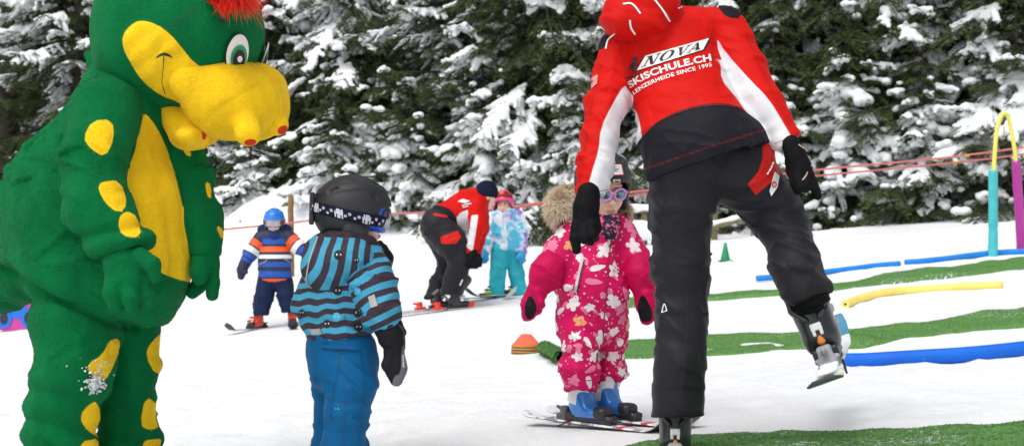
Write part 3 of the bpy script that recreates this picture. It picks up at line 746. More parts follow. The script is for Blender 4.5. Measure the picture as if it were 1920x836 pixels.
def cloth(chains, amp=.008, fa=14, fp=4.5, seed=0, joint=.12, boost=1.2, big=.006):
    def f(P, n):
        ax, s_, jt = near_axis(P, chains)
        a = (P * ax).sum(1)
        wz = .05 * fbm(P * 5, 2, seed + 3)
        Q = P * fp + ax * ((a + wz) * (fa - fp))[:, None]
        D = unit(ax.mean(0)) if False else None
        pr = P - ax * a[:, None]; tw = (pr * np.roll(ax, 1, 1)).sum(1) * 1.1
        Q2 = P * fp * 1.3 + ax * ((a + tw + wz * 1.6) * (fa * 1.25 - fp))[:, None]
        r1 = 1.6 * np.exp(-(noise(Q, seed) / .25) ** 2) - .6; r2 = 1.6 * np.exp(-(noise(Q2 + 7, seed + 1) / .22) ** 2) - .55
        Q3 = P * fa * .75 + ax * ((a + .12 * fbm(P * 4, 2, seed + 21)) * (fp * .5 - fa * .75))[:, None]; r3 = 1.5 * np.exp(-(noise(Q3 + 3, seed + 2) / .2) ** 2) - .5
        Q4 = P * fp * 2.6 + ax * ((a - tw * .8 + wz) * (fa * 2.3 - fp * 2.6))[:, None]; r4 = (np.exp(-(noise(Q4 + 11, seed + 4) / .16) ** 2) - .25) * smooth(noise(P * 7, seed + 13), .0, .35)
        w = .45 + boost * np.exp(-(jt / joint) ** 2)
        env = .55 + .6 * smooth(noise(P * 4, seed + 9), -.4, .5)
        return amp * w * env * (.30 * r1 + .50 * r2 + .30 * r3 + .42 * r4) + big * fbm(P * 6, 2, seed + 5)
    return f
def poly_zone(poly, k, n=2, cond=None):         # +inside distance in metres, outline given in picture coordinates
    q = chaikin(poly, n)
    def f(P):
        d = sdpoly(pix(P), q) * k
        if cond is None: return d
        c = np.asarray(cond(P)); return np.where(c, d, -.05) if c.dtype == bool else np.minimum(d, c)
    return f
def zmax(*fs): return lambda P: np.max([f(P) for f in fs], axis=0)
# flat prints laid on a garment
def decal_pix(name, bvh, verts2, faces, mats, parent, off=.0025, mi=None, origin=None):   # 2-D outline seen from the front, dropped on the cloth
    o = V(0, 0, ZC); out = []; ok = []
    for x, y in verts2:
        d = unit(V((x - 960) / F, 1, (HZ - y) / F)); h = bvh.ray_cast(Vector(o), Vector(d))
        if h[0] is None: out.append((0, 0, 0)); ok.append(False)
        else:
            n = np.array(h[1]); n = -n if n @ d > 0 else n; out.append(np.array(h[0]) + n * off * .4 - d * off); ok.append(True)
    keep = [i for i, q in enumerate(faces) if all(ok[j] for j in q)]
    m = None if mi is None else [mi[i] for i in keep]
    used = sorted({j for i in keep for j in faces[i]}); mp = {j: i for i, j in enumerate(used)}
    return mesh(name, np.array([out[j] for j in used]), [[mp[j] for j in faces[i]] for i in keep], mats, parent, mi=m)
def grid_poly(poly, step=4.0, ch=0):            # outline -> triangulated fine 2-D mesh
    import mathutils.geometry as mg
    p = chaikin(poly, ch) if ch else np.asarray(poly, float); pts = []
    for i in range(len(p)):
        a, b = p[i], p[(i + 1) % len(p)]; n = max(1, int(np.linalg.norm(b - a) / step))
        for j in range(n): pts.append(a + (b - a) * j / n)
    pts = np.array(pts); nb = len(pts); lo, hi = pts.min(0), pts.max(0)
    g = np.stack(np.meshgrid(np.arange(lo[0], hi[0], step), np.arange(lo[1], hi[1], step)), -1).reshape(-1, 2)
    if len(g): g = g[sdpoly(g, p) > step * .45]
    allp = np.concatenate([pts, g]) if len(g) else pts
    r = mg.delaunay_2d_cdt([Vector(q) for q in allp.tolist()], [], [list(range(nb))], 1, 1e-4)
    return np.array([list(q) for q in r[0]]), [list(q) for q in r[2]]
def strip2(pts, w):
    P = spline(np.c_[np.asarray(pts, float), np.zeros(len(pts))], max(8, 6 * len(pts)))[:, :2]
    d = np.gradient(P, axis=0); n = np.stack([-d[:, 1], d[:, 0]], 1) / (np.linalg.norm(d, axis=1)[:, None] + 1e-9)
    m = len(P); v = np.concatenate([P + n * w / 2, P - n * w / 2]); return v, [[i, i + 1, m + i + 1, m + i] for i in range(m - 1)]
def text2(txt, bold=.0, step=.09, space=1.0):   # built-in font -> 2-D triangles, width normalised to 1
    c = bpy.data.curves.new('t', 'FONT'); c.body = txt; c.size = 1; c.offset = bold; c.space_character = space; c.resolution_u = 3; c.fill_mode = 'FRONT'
    o = bpy.data.objects.new('t', c); COL.objects.link(o); dg = bpy.context.evaluated_depsgraph_get(); dg.update()
    me = bpy.data.meshes.new_from_object(o.evaluated_get(dg)); v = np.array([q.co[:2] for q in me.vertices]); f = [list(p.vertices) for p in me.polygons]
    bpy.data.objects.remove(o); bpy.data.meshes.remove(me); bpy.data.curves.remove(c)
    # split long triangles so that they can follow the cloth
    for _ in range(3):
        v = list(map(tuple, v)); nf = []; mid = {}
        def M(a, b):
            k = (min(a, b), max(a, b))
            if k not in mid: v.append(((v[a][0] + v[b][0]) / 2, (v[a][1] + v[b][1]) / 2)); mid[k] = len(v) - 1
            return mid[k]
        L = lambda a, b: math.hypot(v[a][0] - v[b][0], v[a][1] - v[b][1]) > step * 3
        for q in f:
            for t in ([q] if len(q) == 3 else [[q[0], q[i], q[i + 1]] for i in range(1, len(q) - 1)]):
                a, b, c_ = t; e = [L(a, b), L(b, c_), L(c_, a)]
                if sum(e) == 0: nf.append(t)
                else:
                    ab, bc, ca = M(a, b), M(b, c_), M(c_, a); nf += [[a, ab, ca], [ab, b, bc], [ca, bc, c_], [ab, bc, ca]]
        f = nf; v = np.array(v)
    return v, f
def text_on(v, path, height, capw=None):        # bend normalised text along a picture-space path
    x0, x1 = v[:, 0].min(), v[:, 0].max(); P = spline(np.c_[np.asarray(path, float), np.zeros(len(path))], 60)[:, :2]
    s = np.r_[0, np.cumsum(np.linalg.norm(np.diff(P, axis=0), axis=1))]; t = (v[:, 0] - x0) / (x1 - x0) * s[-1]
    c = np.stack([np.interp(t, s, P[:, i]) for i in (0, 1)], 1); d = np.gradient(P, axis=0); d /= np.linalg.norm(d, axis=1)[:, None]
    dd = np.stack([np.interp(t, s, d[:, i]) for i in (0, 1)], 1); n = np.stack([dd[:, 1], -dd[:, 0]], 1)
    return c + n * (v[:, 1] * height / .72)[:, None]
SERIF = {   # heavy italic serif capitals as stroke quads (unit box)
 'N': [[(0,0),(.34,0),(.34,.07),(0,.07)],[(.13,.05),(.21,.05),(.21,.95),(.13,.95)],[(0,.93),(.3,.93),(.3,1),(0,1)],[(.1,1),(.34,1),(.86,0),(.64,0)],[(.8,0),(.87,0),(.87,.95),(.8,.95)],[(.68,.93),(1,.93),(1,1),(.68,1)]],
 'V': [[(0,.93),(.42,.93),(.42,1),(0,1)],[(.08,.95),(.34,.95),(.6,.0),(.46,0)],[(.5,0),(.58,0),(.86,.95),(.77,.95)],[(.64,.93),(1,.93),(1,1),(.64,1)]],
 'A': [[(0,0),(.32,0),(.32,.07),(0,.07)],[(.12,.05),(.2,.05),(.53,1),(.46,1)],[(.42,1),(.56,1),(.93,.05),(.68,.05)],[(.26,.3),(.74,.3),(.74,.38),(.26,.38)],[(.58,0),(1,0),(1,.07),(.58,.07)]]}
def serif_word(word):
    V_, F_ = [], []; x = 0; n = 0
    for ch in word:
        if ch == 'O':
            k = 28; a = np.arange(k) * 2 * math.pi / k
            o = np.stack([x + .5 + .5 * np.cos(a), .5 + .52 * np.sin(a)], 1); i = np.stack([x + .5 + .26 * np.cos(a + .12), .5 + .45 * np.sin(a + .12)], 1)
            V_.append(np.concatenate([o, i])); F_ += [[n + j, n + (j + 1) % k, n + k + (j + 1) % k, n + k + j] for j in range(k)]; n += 2 * k
        else:
            for z, q in enumerate(SERIF[ch]):
                g, f = grid_poly(np.array(q) * 10, 2.0); V_.append(g / 10 + V(x, 0)); F_ += [[j + n for j in t] for t in f]; n += len(g)
        x += 1.12 if ch != 'V' else .92
    v = np.concatenate(V_); v[:, 0] /= v[:, 0].max(); return v, F_

SKIN = NT('skin'); SKIN.color(SKIN.mixc(SKIN.step(SKIN.noise(25, 3), .35, .7), srgb('#e6b9a2'), srgb('#eec6b2'))); SKIN.set(Roughness=.5, Subsurface_Weight=.12, Subsurface_Scale=.006); SKIN = SKIN.m
M_LIP = plain('lips', srgb('#c27f78'), .45); M_EYEW = plain('eye_white', srgb('#e9e6e2'), .2); M_IRIS = plain('iris', srgb('#3a2a22'), .2); M_BROW = plain('brow', srgb('#6b4a38'), .8)
M_BLACKP = plain('black_plastic', srgb('#26272b'), .42, .15, 120, .001); M_MATTE = plain('matte_black_shell', srgb('#222327'), .55, .1, 200, .001)
M_GREYP = plain('grey_plastic', srgb('#55575c'), .4); M_STEEL = plain('steel', srgb('#b9bcc0'), .3, metal=.9); M_WHITEP = plain('white_plastic', srgb('#e6e6e4'), .35)
M_ORANGE = plain('orange_plastic', srgb('#d8862c'), .4)
M_SNOWBIT = snow_mat('stuck_snow', .6)
def head(parent, c, M, s=1.0, skin=SKIN, hair=None, eyes=True, hairlen=.0):
    fn = U(.02, ell((0, -.008, .03), (.074, .092, .1)), ell((0, .022, -.05), (.057, .062, .066)), ell((0, .038, -.085), (.032, .038, .03)), ell((.036, .052, -.028), (.028, .028, .03)), ell((-.036, .052, -.028), (.028, .028, .03)),
           cone((0, -.01, -.05), (0, -.025, -.19), .05, .055))
    fn = U(.01, fn, cone((0, .078, .012), (0, .1, -.024), .008, .0125), ell((.011, .09, -.028), (.009, .012, .008)), ell((-.011, .09, -.028), (.009, .012, .008)), ell((0, .083, -.057), (.02, .012, .0055)), ell((0, .08, -.067), (.017, .012, .006)), ell((0, .072, .042), (.055, .02, .012)))
    fn = SUB(fn, U(.004, ell((.03, .088, .012), (.017, .017, .011)), ell((-.03, .088, .012), (.017, .017, .011))), .012)
    fn = U(.006, fn, ell((.077, -.008, -.005), (.011, .02, .032)), ell((-.077, -.008, -.005), (.011, .02, .032)))
    g = LOC(fn, M, c, s); lo, hi = bounds([c], .22 * s)
    h = .0055 if s > .5 else .008
    o = sdfobj('head', g, lo, hi, h, [skin], parent)
    def loc(p): return c + M @ (V(*p) * s)
    def bit(nm, p, r, m, hh=.003): 
        ff = LOC(ell(p, r), M, c, s); q = loc(p); v, f = surface(ff, q - max(r) * 1.3 * s, q + max(r) * 1.3 * s, hh, 1); return mesh(nm, v, f, m, o)
    if eyes:
        for x in (-.03, .03):
            bit('eye', (x, .072, .012), (.0145, .0145, .0105), M_EYEW); bit('iris', (x, .083, .012), (.0062, .0045, .0062), M_IRIS, .002)
            bit('eyebrow', (x, .088, .032), (.017, .006, .004), M_BROW)
    bit('mouth', (0, .0885, -.062), (.021, .008, .006), M_LIP, .0025)
    return o
def helmet(parent, c, M, s, mat, low=-.06, vents=True, pads=True, name='helmet', vmat=None, brim=.0):
    sh = ell((0, -.012, .028), (.108, .134, .122))
    cut = lambda P: -(P[:, 2] - np.interp(P[:, 1], [-.14, -.08, .03, .075, .12], [-.075, low, low + .02, .032, .046]))
    fn = INT(sh, cut, .008)
    if brim: fn = U(.012, fn, INT(OFF(ell((0, .02, .052), (.094, .128 + brim, .014)), .002), HALF((0, .05, 0), (0, -1, 0))))
    fn = U(.003, fn, INT(OFF(sh, .0035), lambda P: np.abs(P[:, 2] - np.interp(P[:, 1], [-.14, .0, .12], [.085, .11, .1])) - .012))   # raised rib
    if vents:
        for x, y, z, l in [(.045, .075, .118, .03), (-.045, .075, .118, .03), (.055, .0, .138, .035), (-.055, .0, .138, .035), (.085, .065, .075, .03), (-.085, .065, .075, .03), (.07, -.09, .09, .03), (-.07, -.09, .09, .03), (.0, .035, .148, .03), (.088, -.085, .02, .026), (-.088, -.085, .02, .026)]:
            fn = SUB(fn, ell((x, y, z), (.008, l, .013)), .004)
    inner = ell((0, -.008, .0), (.089, .113, .115)); fn = SUB(fn, inner, .003)
    lo, hi = bounds([c], .2 * s); o = sdfobj(name, LOC(fn, M, c, s), lo, hi, .0065, mat, parent)
    iv = ell((0, -.012, .028), (.101, .126, .115)); v, f = surface(LOC(INT(iv, lambda P: -(P[:, 2] - .045)), M, c, s), lo, hi, .01, 1); mesh('liner', v, f, M_BLACKP, o)
    if pads:
        for x in (-1, 1):
            pf = U(.01, ell((x * .083, -.012, -.045), (.022, .046, .05)), cone((x * .078, 0, -.075), (x * .035, .028, -.118), .010, .006))
            v, f = surface(LOC(pf, M, c, s), lo, hi, .006, 1); mesh('ear_pad', v, f, M_BLACKP, o)
    return o
def goggles(parent, c, M, s, fmat, lmat, smat, z0=.012, up=0.0, strap_z=None):
    base = ell((0, -.012, .02), (.112, .122, .135))
    shell = lambda t0, t1, hz, y0: INT(INT(OFF(base, t1), lambda P: -(base(P) - t0), .003), lambda P: np.maximum(np.sqrt((P[:, 0] / .086) ** 4 + ((P[:, 2] - z0) / hz) ** 4) - 1, 0) * .04 + np.where(np.sqrt((P[:, 0] / .086) ** 4 + ((P[:, 2] - z0) / hz) ** 4) < 1, -.01, 0) + (y0 - P[:, 1]).clip(0, 1), .004)
    lo, hi = bounds([c], .2 * s)
    fr = shell(-.028, .004, .046, .03); notch = ell((0, .12, z0 - .047), (.024, .05, .016)); fr = SUB(fr, notch, .006)
    o = sdfobj('goggles', LOC(fr, M, c, s), lo, hi, .005, fmat, parent, proj=1)
    le = SUB(shell(-.006, .0085, .036, .04), notch, .006); v, f = surface(LOC(le, M, c, s), lo, hi, .005, 1); mesh('lens', v, f, lmat, o)
    hs = ell((0, -.012, .028), (.108, .134, .122)); sz = strap_z or (lambda y: np.interp(y, [-.14, .1], [.03, z0]))
    st = INT(INT(OFF(hs, .007), lambda P: -hs(P)), lambda P: np.abs(P[:, 2] - sz(P[:, 1])) - .019, .002); st = INT(st, lambda P: P[:, 1] - .095)
    v, f = surface(LOC(st, M, c, s), lo, hi, .0045, 1)
    L = (v - c) @ M / s; ang = np.arctan2(L[:, 0], L[:, 1])
    mesh('goggle_strap', v, f, smat, o, {'u': ang, 'w': (L[:, 2] - sz(L[:, 1])) / .019}); return o
def ski(name, c, M, L, wid, mtop, mbase, label, group, front=.55, marks=(), bind=None, boot_s=1.0, gap=0.0, tailup=.02):
    # c = point under the boot's middle on the ski's top; M columns right, forward, up
    root = empty(name, c, label, 'ski', group); n = 46; t = np.linspace(0, 1, n); y = (t - (1 - front)) * L
    wv = wid * (.62 + .38 * (2 * np.abs(t - .47)) ** 1.7); wv *= np.sqrt(np.clip(1 - ((t - .955) / .045).clip(0, 1) ** 2, .02, 1)) * np.sqrt(np.clip(1 - ((.02 - t) / .02).clip(0, 1) ** 2 * .6, .3, 1))
    zt = .09 * L * ((t - .84) / .16).clip(0, 1) ** 2 + tailup * ((.08 - t) / .08).clip(0, 1) ** 2
    th = .006 + .007 * np.exp(-((t - .45) / .25) ** 2)
    v = []; 
    for i in range(n):
        h = wv[i] / 2
        v += [(-h, y[i], zt[i] - th[i]), (-h, y[i], zt[i] - th[i] * .65), (-h * .88, y[i], zt[i]), (h * .88, y[i], zt[i]), (h, y[i], zt[i] - th[i] * .65), (h, y[i], zt[i] - th[i])]
    f = []; mi = []
    for i in range(n - 1):
        for j in range(6):
            a, b = i * 6 + j, i * 6 + (j + 1) % 6; f.append([a, b, b + 6, a + 6]); k = 1 if j in (0, 4, 5) else 0
            if j in (1, 2, 3):
                for (m0, m1, mm) in marks:
                    if m0 <= t[i] < m1: k = mm
            mi.append(k)
    f += [list(range(6))[::-1], [(n - 1) * 6 + j for j in range(6)]]; mi += [1, 1]
    W = c + np.array(v) @ M.T
    o = mesh('ski_body', W, f, [mtop, mbase] + [b for b in (bind or {}).get('marks', [])], root, smooth_=False, mi=mi)
    if bind:
        s = boot_s; lo, hi = bounds([c], .3 * s + .06)
        def put(nm, fn, m, hh=.006):
            v, f = surface(LOC(fn, M, c, 1.0), lo, hi, hh * max(.7, s), 1); return mesh(nm, v, f, m, root)
        put('toe_binding', U(.008 * s, box((0, .165 * s, .012), (.034 * s, .03 * s, .014), .006), box((0, .185 * s, .03 * s), (.026 * s, .022 * s, .016 * s), .008), box((.028 * s, .16 * s, .035 * s), (.008 * s, .018 * s, .012 * s), .004), box((-.028 * s, .16 * s, .035 * s), (.008 * s, .018 * s, .012 * s), .004)), bind['toe'])
        put('heel_binding', U(.008 * s, box((0, -.17 * s, .012), (.032 * s, .05 * s, .014), .006), box((0, -.175 * s, .04 * s), (.024 * s, .025 * s, .035 * s), .01), cone((0, -.19 * s, .05 * s), (0, -.235 * s, .066 * s), .012 * s, .009 * s), cone((-.034 * s, -.18 * s, .03 * s), (.034 * s, -.18 * s, .03 * s), .009 * s, .009 * s)), bind['heel'])
        put('brake_arm', U(.003, cone((.04 * s, -.09 * s, .004), (.042 * s, -.2 * s, -.03), .005 * s, .004 * s), cone((-.04 * s, -.09 * s, .004), (-.042 * s, -.2 * s, -.03), .005 * s, .004 * s)), M_BLACKP)
    return root
def boot(parent, c, M, s, mshell, mcuff, mbuck, msole, cant=.03, name='ski_boot', h=.007, spine=None, mtoe=None, low=.15, nb=4):
    # c = middle of the sole underside
    lo, hi = bounds([c + M @ V(0, 0, .16 * s)], .27 * s)
    foot = U(.03, box((0, .035, .05), (.047, .115, .036), .032), cone((0, -.06, .08), (0, -.055 + cant * .5, .2), .056, .056, (1.05, .92, 1)), cone((0, .0, .075), (0, -.04, .17), .05, .05))
    foot = SUB(foot, box((0, .11, .115), (.2, .08, .03), .02), .03)
    o = sdfobj(name, LOC(foot, M, c, s), lo, hi, h * s, mshell, parent, proj=1)
    cuff = INT(cone((0, -.062, min(.14, low)), (0, -.045 + cant, .33), .064, .066, (1.04, .9, 1)), lambda P: np.maximum(P[:, 2] - (.315 + .25 * P[:, 1]), (low - .3 * (P[:, 1] + .05)) - P[:, 2]), .008)
    cuff = SUB(cuff, box((0, .04, .23), (.011, .08, .12), .004), .004)
    def put(nm, fn, m, hh=.006, pr=1):
        v, f = surface(LOC(fn, M, c, s), lo, hi, hh * s, pr); return mesh(nm, v, f, m, o)
    put('cuff', cuff, mcuff); put('liner', cone((0, -.05 + cant * .8, .29), (0, -.042 + cant, .35), .052, .053), M_BLACKP)
    put('sole', U(.004, box((0, .02, .012), (.036, .148, .012), .006), box((0, -.105, .02), (.038, .032, .02), .006), box((0, .14, .02), (.034, .028, .017), .006)), msole)
    if mtoe: put('toe_cap', INT(OFF(foot, .004), HALF((0, .095, 0), (0, -1, -.2))), mtoe)
    for z, y, w, sd in ((.29, .012, .074, 1), (.225, .006, .074, 1), (.135, .05, .058, 1), (.095, .1, .054, 1))[4 - nb:]:
        put('buckle', U(.003, box((sd * w * .78, y, z), (.012, .03, .011), .004), box((sd * w * .92, y - .025, z), (.008, .02, .013), .005), box((0, y + .05 if z > .2 else y + .012, z + (.0 if z > .2 else .01)), (w * .55, .006, .008), .003)), mbuck, .005)
    if spine: put('spine', U(.004, box((0, -.124, .24), (.016, .012, .07), .005), cone((0, -.13, .28), (0, -.13, .287), .012, .012)), spine, .005); put('heel_plate', U(.003, box((0, -.118, .105), (.017, .010, .011), .004), box((-.011, -.118, .09), (.005, .009, .012), .003), box((.011, -.118, .09), (.005, .009, .012), .003)), M_WHITEP, .004); put('heel_mark', cone((0, -.117, .085), (0, -.117, .06), .004, .012, (1, 1.6, 1)), M_ORANGE, .004); put('side_rib', U(.004, *[cone((sx * .046, -.105, .30), (sx * .052, -.112, .17), .006, .008) for sx in (-1, 1)], *[cone((sx * .052, -.112, .17), (sx * .02, -.122, .13), .008, .007) for sx in (-1, 1)]), mshell, .005)
    return o
def glove(parent, name, palm, fingers, mat, h=.0055, k=.012, extra=None, disp=None):
    pts = [q for q, _ in palm] + [q for f in fingers for q, _ in f]; lo, hi = bounds(pts, .05)
    fn = U(.004, chain(palm, .01), *[chain(f, .006) for f in fingers]); fn2 = fn if extra is None else U(.006, fn, extra)
    return sdfobj(name, fn2, lo, hi, h, mat, parent, disp=disp)
def person(f, x, y, label, group=None, dy=0):
    c = f.p(x, y, dy); c[2] = gz(c[0], c[1]); return empty('person', c, label, 'person', group)
# ================================================================ the instructor with the raised leg
RED = srgb('#c8120a'); WHITE_F = srgb('#d9d8dc'); DARK_F = srgb('#1b1a21')
def jacket_mat(name, k=.0015): return fabric(name, RED, [('white', WHITE_F, k), ('dark', DARK_F, k), ('pipe', srgb('#5e1a20'), k)], .62, .18, 60, .004, vary=.07)
M_JACK = jacket_mat('red_white_ski_jacket'); M_TROU = fabric('charcoal_ski_trousers', DARK_F, [('patch', srgb('#131317'), .0015), ('red', srgb('#c8140c'), .0012)], .6, .2, 70, .003, sheen=.08, vary=.1); M_TROU.node_tree.nodes['Principled BSDF'].inputs['Specular IOR Level'].default_value = .22
M_GLOVE = fabric('black_glove', srgb('#0f0f12'), (), .7, .4, 80, .004); M_NAVYHAT = fabric('navy_knit', srgb('#1a2036'), (), .9, .8, 90, .008)
M_PRW = plain('white_print', srgb('#ecebea'), .6); M_PRB = plain('black_print', srgb('#1e1d22'), .6); M_PRR = plain('red_print', srgb('#d4281e'), .6)
M_BOOTG = plain('dark_grey_boot', srgb('#2a2b2f'), .38, coat=.2); M_BOOTB = plain('black_boot', srgb('#232427'), .35, coat=.2)
if want('lead'):
    f = Fig(4.6); p, r = f.p, f.r; k = 4.6 / F
    A = person(f, 1268, 860, 'tall instructor in red ski jacket seen from behind, one ski lifted off the snow')
    C = lambda x1, y1, r1, x2, y2, r2, d1=0, d2=0, sc=None: cone(p(x1, y1, d1), p(x2, y2, d2), r(r1), r(r2), sc)
    T = (1, 1.35, 1)
    torso = U(.05, C(1168, 92, 40, 1352, 48, 40, .2, .2), C(1262, 100, 92, 1285, 200, 88, .2, .1, T), C(1285, 200, 90, 1322, 290, 103, .1, .0, (1, 1.2, 1)), C(1300, 260, 92, 1345, 300, 98, .04, .0, (1, 1.2, 1)), C(1262, 270, 52, 1268, 325, 55, .02, 0))
    hn = V(.31, .0, -.95)
    torso = INT(torso, HALF(p(1322, 306), hn), .012)
    LA = [(p(1163, 92, .2), r(42)), (p(1140, 190, .1), r(39)), (p(1124, 255, .04), r(35)), (p(1117, 310, -.01), r(33)), (p(1103, 385, -.06), r(26))]
    RA = [(p(1362, 62, .2), r(42)), (p(1398, 140, .12), r(42)), (p(1432, 200, .04), r(36)), (p(1490, 284, -.06), r(25))]
    larm = INT(chain(LA, .03), HALF(p(1112, 366, -.06), V(-.1, -.1, -1)), .006); rarm = INT(chain(RA, .03), HALF(p(1481, 266, -.06), V(.55, -.1, -.83)), .006)
    hood = U(.03, ell(p(1195, 18, .14), (r(68), .12, r(46))), ell(p(1160, 45, .12), (r(36), .09, r(26))), ell(p(1230, 5, .13), (r(50), .11, r(40))), ell(p(1205, 48, .08), (r(45), .06, r(20))))
    hood = SUB(hood, ell(p(1190, -40, .3), (r(55), .12, r(55))), .03)
    body = U(.018, torso, larm, rarm, U(.0, hood))
    lo, hi = bbf(f, 1060, -80, 1530, 400, -.25, .45)
    wr = cloth([[p(1262, 60, .2), p(1285, 200, .1), p(1330, 310, 0)], [q for q, _ in LA], [q for q, _ in RA]], .0105, 13, 4.0, 3, .13, .7, .004)
    armsd = lambda P: np.minimum(larm(P), rarm(P)) - torso(P)
    dark = poly_zone([(1190, 275), (1208, 251), (1241, 221), (1291, 201), (1341, 193), (1382, 197), (1407, 216), (1440, 240), (1480, 330), (1300, 420), (1150, 380)], k, 2, lambda P: armsd(P) - .002)
    yoke = zmax(poly_zone([(1318, -10), (1318, 6), (1345, 12), (1362, 34), (1392, 36), (1392, -10)], k, 1), poly_zone([(1126, 96), (1137, 84), (1148, 68), (1120, 60), (1110, 90)], k, 1))
    wL = poly_zone([(1171, 158), (1178, 170), (1205, 200), (1190, 260), (1170, 320), (1155, 395), (1090, 395), (1099, 364), (1110, 321), (1123, 281), (1126, 241), (1148, 196)], k, 1, lambda P: torso(P) - larm(P) + .004)
    wR = poly_zone([(1341, 68), (1361, 100), (1407, 151), (1442, 186), (1472, 236), (1494, 275), (1470, 295), (1440, 290), (1400, 240), (1365, 181), (1340, 120)], k, 1, lambda P: torso(P) - rarm(P) + .004)
    wT = zmax(poly_zone([(1180, 205), (1192, 205), (1201, 235), (1207, 292), (1190, 300)], k, 1, lambda P: armsd(P) - .002), poly_zone([(1336, 110), (1352, 118), (1352, 150), (1378, 180), (1402, 214), (1430, 240), (1440, 180), (1390, 120)], k, 1, lambda P: armsd(P) - .002))
    dk2 = zmax(dark, yoke)
    hemline = lambda P: .0032 - np.abs((P - p(1322, 306)) @ unit(hn) + .042)
    hw = lambda P, n: wr(P, n) + np.where(hood(P) < .02, .016 * (np.exp(-(noise(P * V(7, 5, 15) + V(0, 0, 3) * P[:, :1], 77) / .22) ** 2) - .4), 0)
    jac = sdfobj('jacket', body, lo, hi, .0075, M_JACK, A, hw, {'white': zmax(wL, wR, wT), 'dark': dk2, 'pipe': lambda P: np.where(dark(P) > .0, hemline(P), -.05)})
    B = bvh_of(jac)
    def lay(nm, v, fc, m, off=.003): return decal_pix(nm, B, v, fc, m, jac, off)
    for pts, w in (([(1168, 8), (1185, 8), (1201, 26)], 3.2), ([(1181, 38), (1183, 52), (1191, 65)], 3.6), ([(1224, -4), (1240, 16), (1256, 41)], 3.4), ([(1271, 16), (1300, 7), (1330, 6), (1347, 14)], 3), ([(1153, 63), (1140, 76), (1136, 92)], 3)):
        v, fc = strip2(pts, w); lay('piping', v, fc, M_PRW)
    M_SEAM = plain('dark_red_seam', srgb('#8a0d08'), .6)
    for pts in ([(1341, 16), (1336, 60), (1338, 112)], [(1158, 76), (1170, 120), (1180, 168)], [(1200, 250), (1240, 225), (1290, 205), (1340, 197), (1380, 200)], [(1398, 60), (1428, 130), (1462, 200), (1488, 250)], [(1128, 110), (1108, 200), (1094, 290), (1084, 350)], [(1084, 356), (1110, 360), (1140, 356)], [(1452, 270), (1480, 258), (1498, 250)]):
        v, fc = strip2(pts, .9); lay('seam', v, fc, M_SEAM, .002)
    q = np.array([(1208.6, 105.7), (1331, 71.5), (1319.6, 93.9), (1192, 134.3)]); c_ = q.mean(0)
    v, fc = grid_poly(c_ + (q - c_) * 1.045, 5); lay('logo_border', v, fc, M_PRB, .0025)
    v, fc = grid_poly(c_ + (q - c_) * .97, 5); lay('logo_panel', v, fc, M_PRW, .0042)
    v, fc = serif_word('NOVA'); u_, t_ = v[:, 0] * .86 + .07, v[:, 1] * .72 + .14
    w2 = (q[3] * (1 - u_)[:, None] + q[2] * u_[:, None]) * (1 - t_)[:, None] + (q[0] * (1 - u_)[:, None] + q[1] * u_[:, None]) * t_[:, None]; lay('logo_letters', w2, fc, M_PRB, .006)
    v, fc = text2('SKISCHULE.CH', .035, space=1.05); lay('school_name', text_on(v, [(1181, 166), (1206, 151), (1240, 137), (1290, 123), (1334, 114)], 12.5), fc, M_PRW)
    v, fc = text2('LENZERHEIDE SINCE 1995', .02, space=1.08); lay('school_place', text_on(v, [(1189, 178), (1212, 163), (1245, 149), (1290, 136), (1335, 125)], 7.2), fc, M_PRW)
    for pl in ([(1187, 107), (1193, 106), (1196, 110), (1192, 115), (1186, 114)], [(1183, 118), (1191, 115), (1196, 119), (1189, 125), (1193, 131), (1190, 139), (1185, 137), (1187, 131), (1181, 126)], [(1172, 146), (1190, 141), (1205, 135), (1204, 138), (1190, 144), (1173, 149)], [(1176, 130), (1184, 124), (1185, 126), (1177, 133)]):
        v, fc = grid_poly(pl, 3, 1); lay('skier_emblem', v, fc, M_PRB)
    v, fc = grid_poly([(1109, 146), (1121, 140), (1120, 157), (1109, 166)], 4); lay('sleeve_patch', v, fc, plain('pale_patch', srgb('#d9928c'), .6))
    # trousers
    L1 = [(p(1283, 315, .02), r(66)), (p(1276, 400, .03), r(57)), (p(1278, 500, .04), r(51)), (p(1281, 590, .03), r(46)), (p(1275, 690, .0), r(47)), (p(1268, 800, 0), r(51))]
    L2 = [(p(1385, 318, .03), r(64)), (p(1448, 392, .08), r(51)), (p(1465, 425, .08), r(46)), (p(1491, 500, -.03), r(46)), (p(1522, 572, -.06), r(44))]
    lg1 = INT(chain(L1, .03), HALF(p(1268, 781), V(.06, -.05, -1)), .008); lg2 = INT(chain(L2, .03), HALF(p(1522, 560), V(.35, -.15, -.93)), .008)
    pel = U(.04, C(1290, 285, 78, 1375, 300, 78, 0, .02, T), lg1)
    pel = U(.03, pel, lg2)
    lo, hi = bbf(f, 1195, 230, 1590, 800, -.25, .45)
    wr = cloth([[q for q, _ in L1], [q for q, _ in L2]], .0115, 11, 3.5, 8, .17, .7, .004)
    redz = poly_zone([(1430, 266), (1445, 270), (1466, 308), (1464, 326), (1417, 366), (1402, 346), (1422, 322), (1430, 298)], k, 0)
    pz = zmax(poly_zone([(1290, 661), (1340, 665), (1340, 800), (1278, 800), (1283, 720)], k, 0), lambda P: np.minimum(lg2(P) - lg1(P), -np.abs((P - p(1268, 781)) @ unit(V(.06, -.05, -1)) + .01) + .016), lambda P: np.minimum(lg1(P) - lg2(P), -np.abs((P - p(1522, 560)) @ unit(V(.35, -.15, -.93)) + .01) + .018))
    tr = sdfobj('trousers', pel, lo, hi, .0078, M_TROU, A, wr, {'patch': pz, 'red': redz})
    B2 = bvh_of(tr)
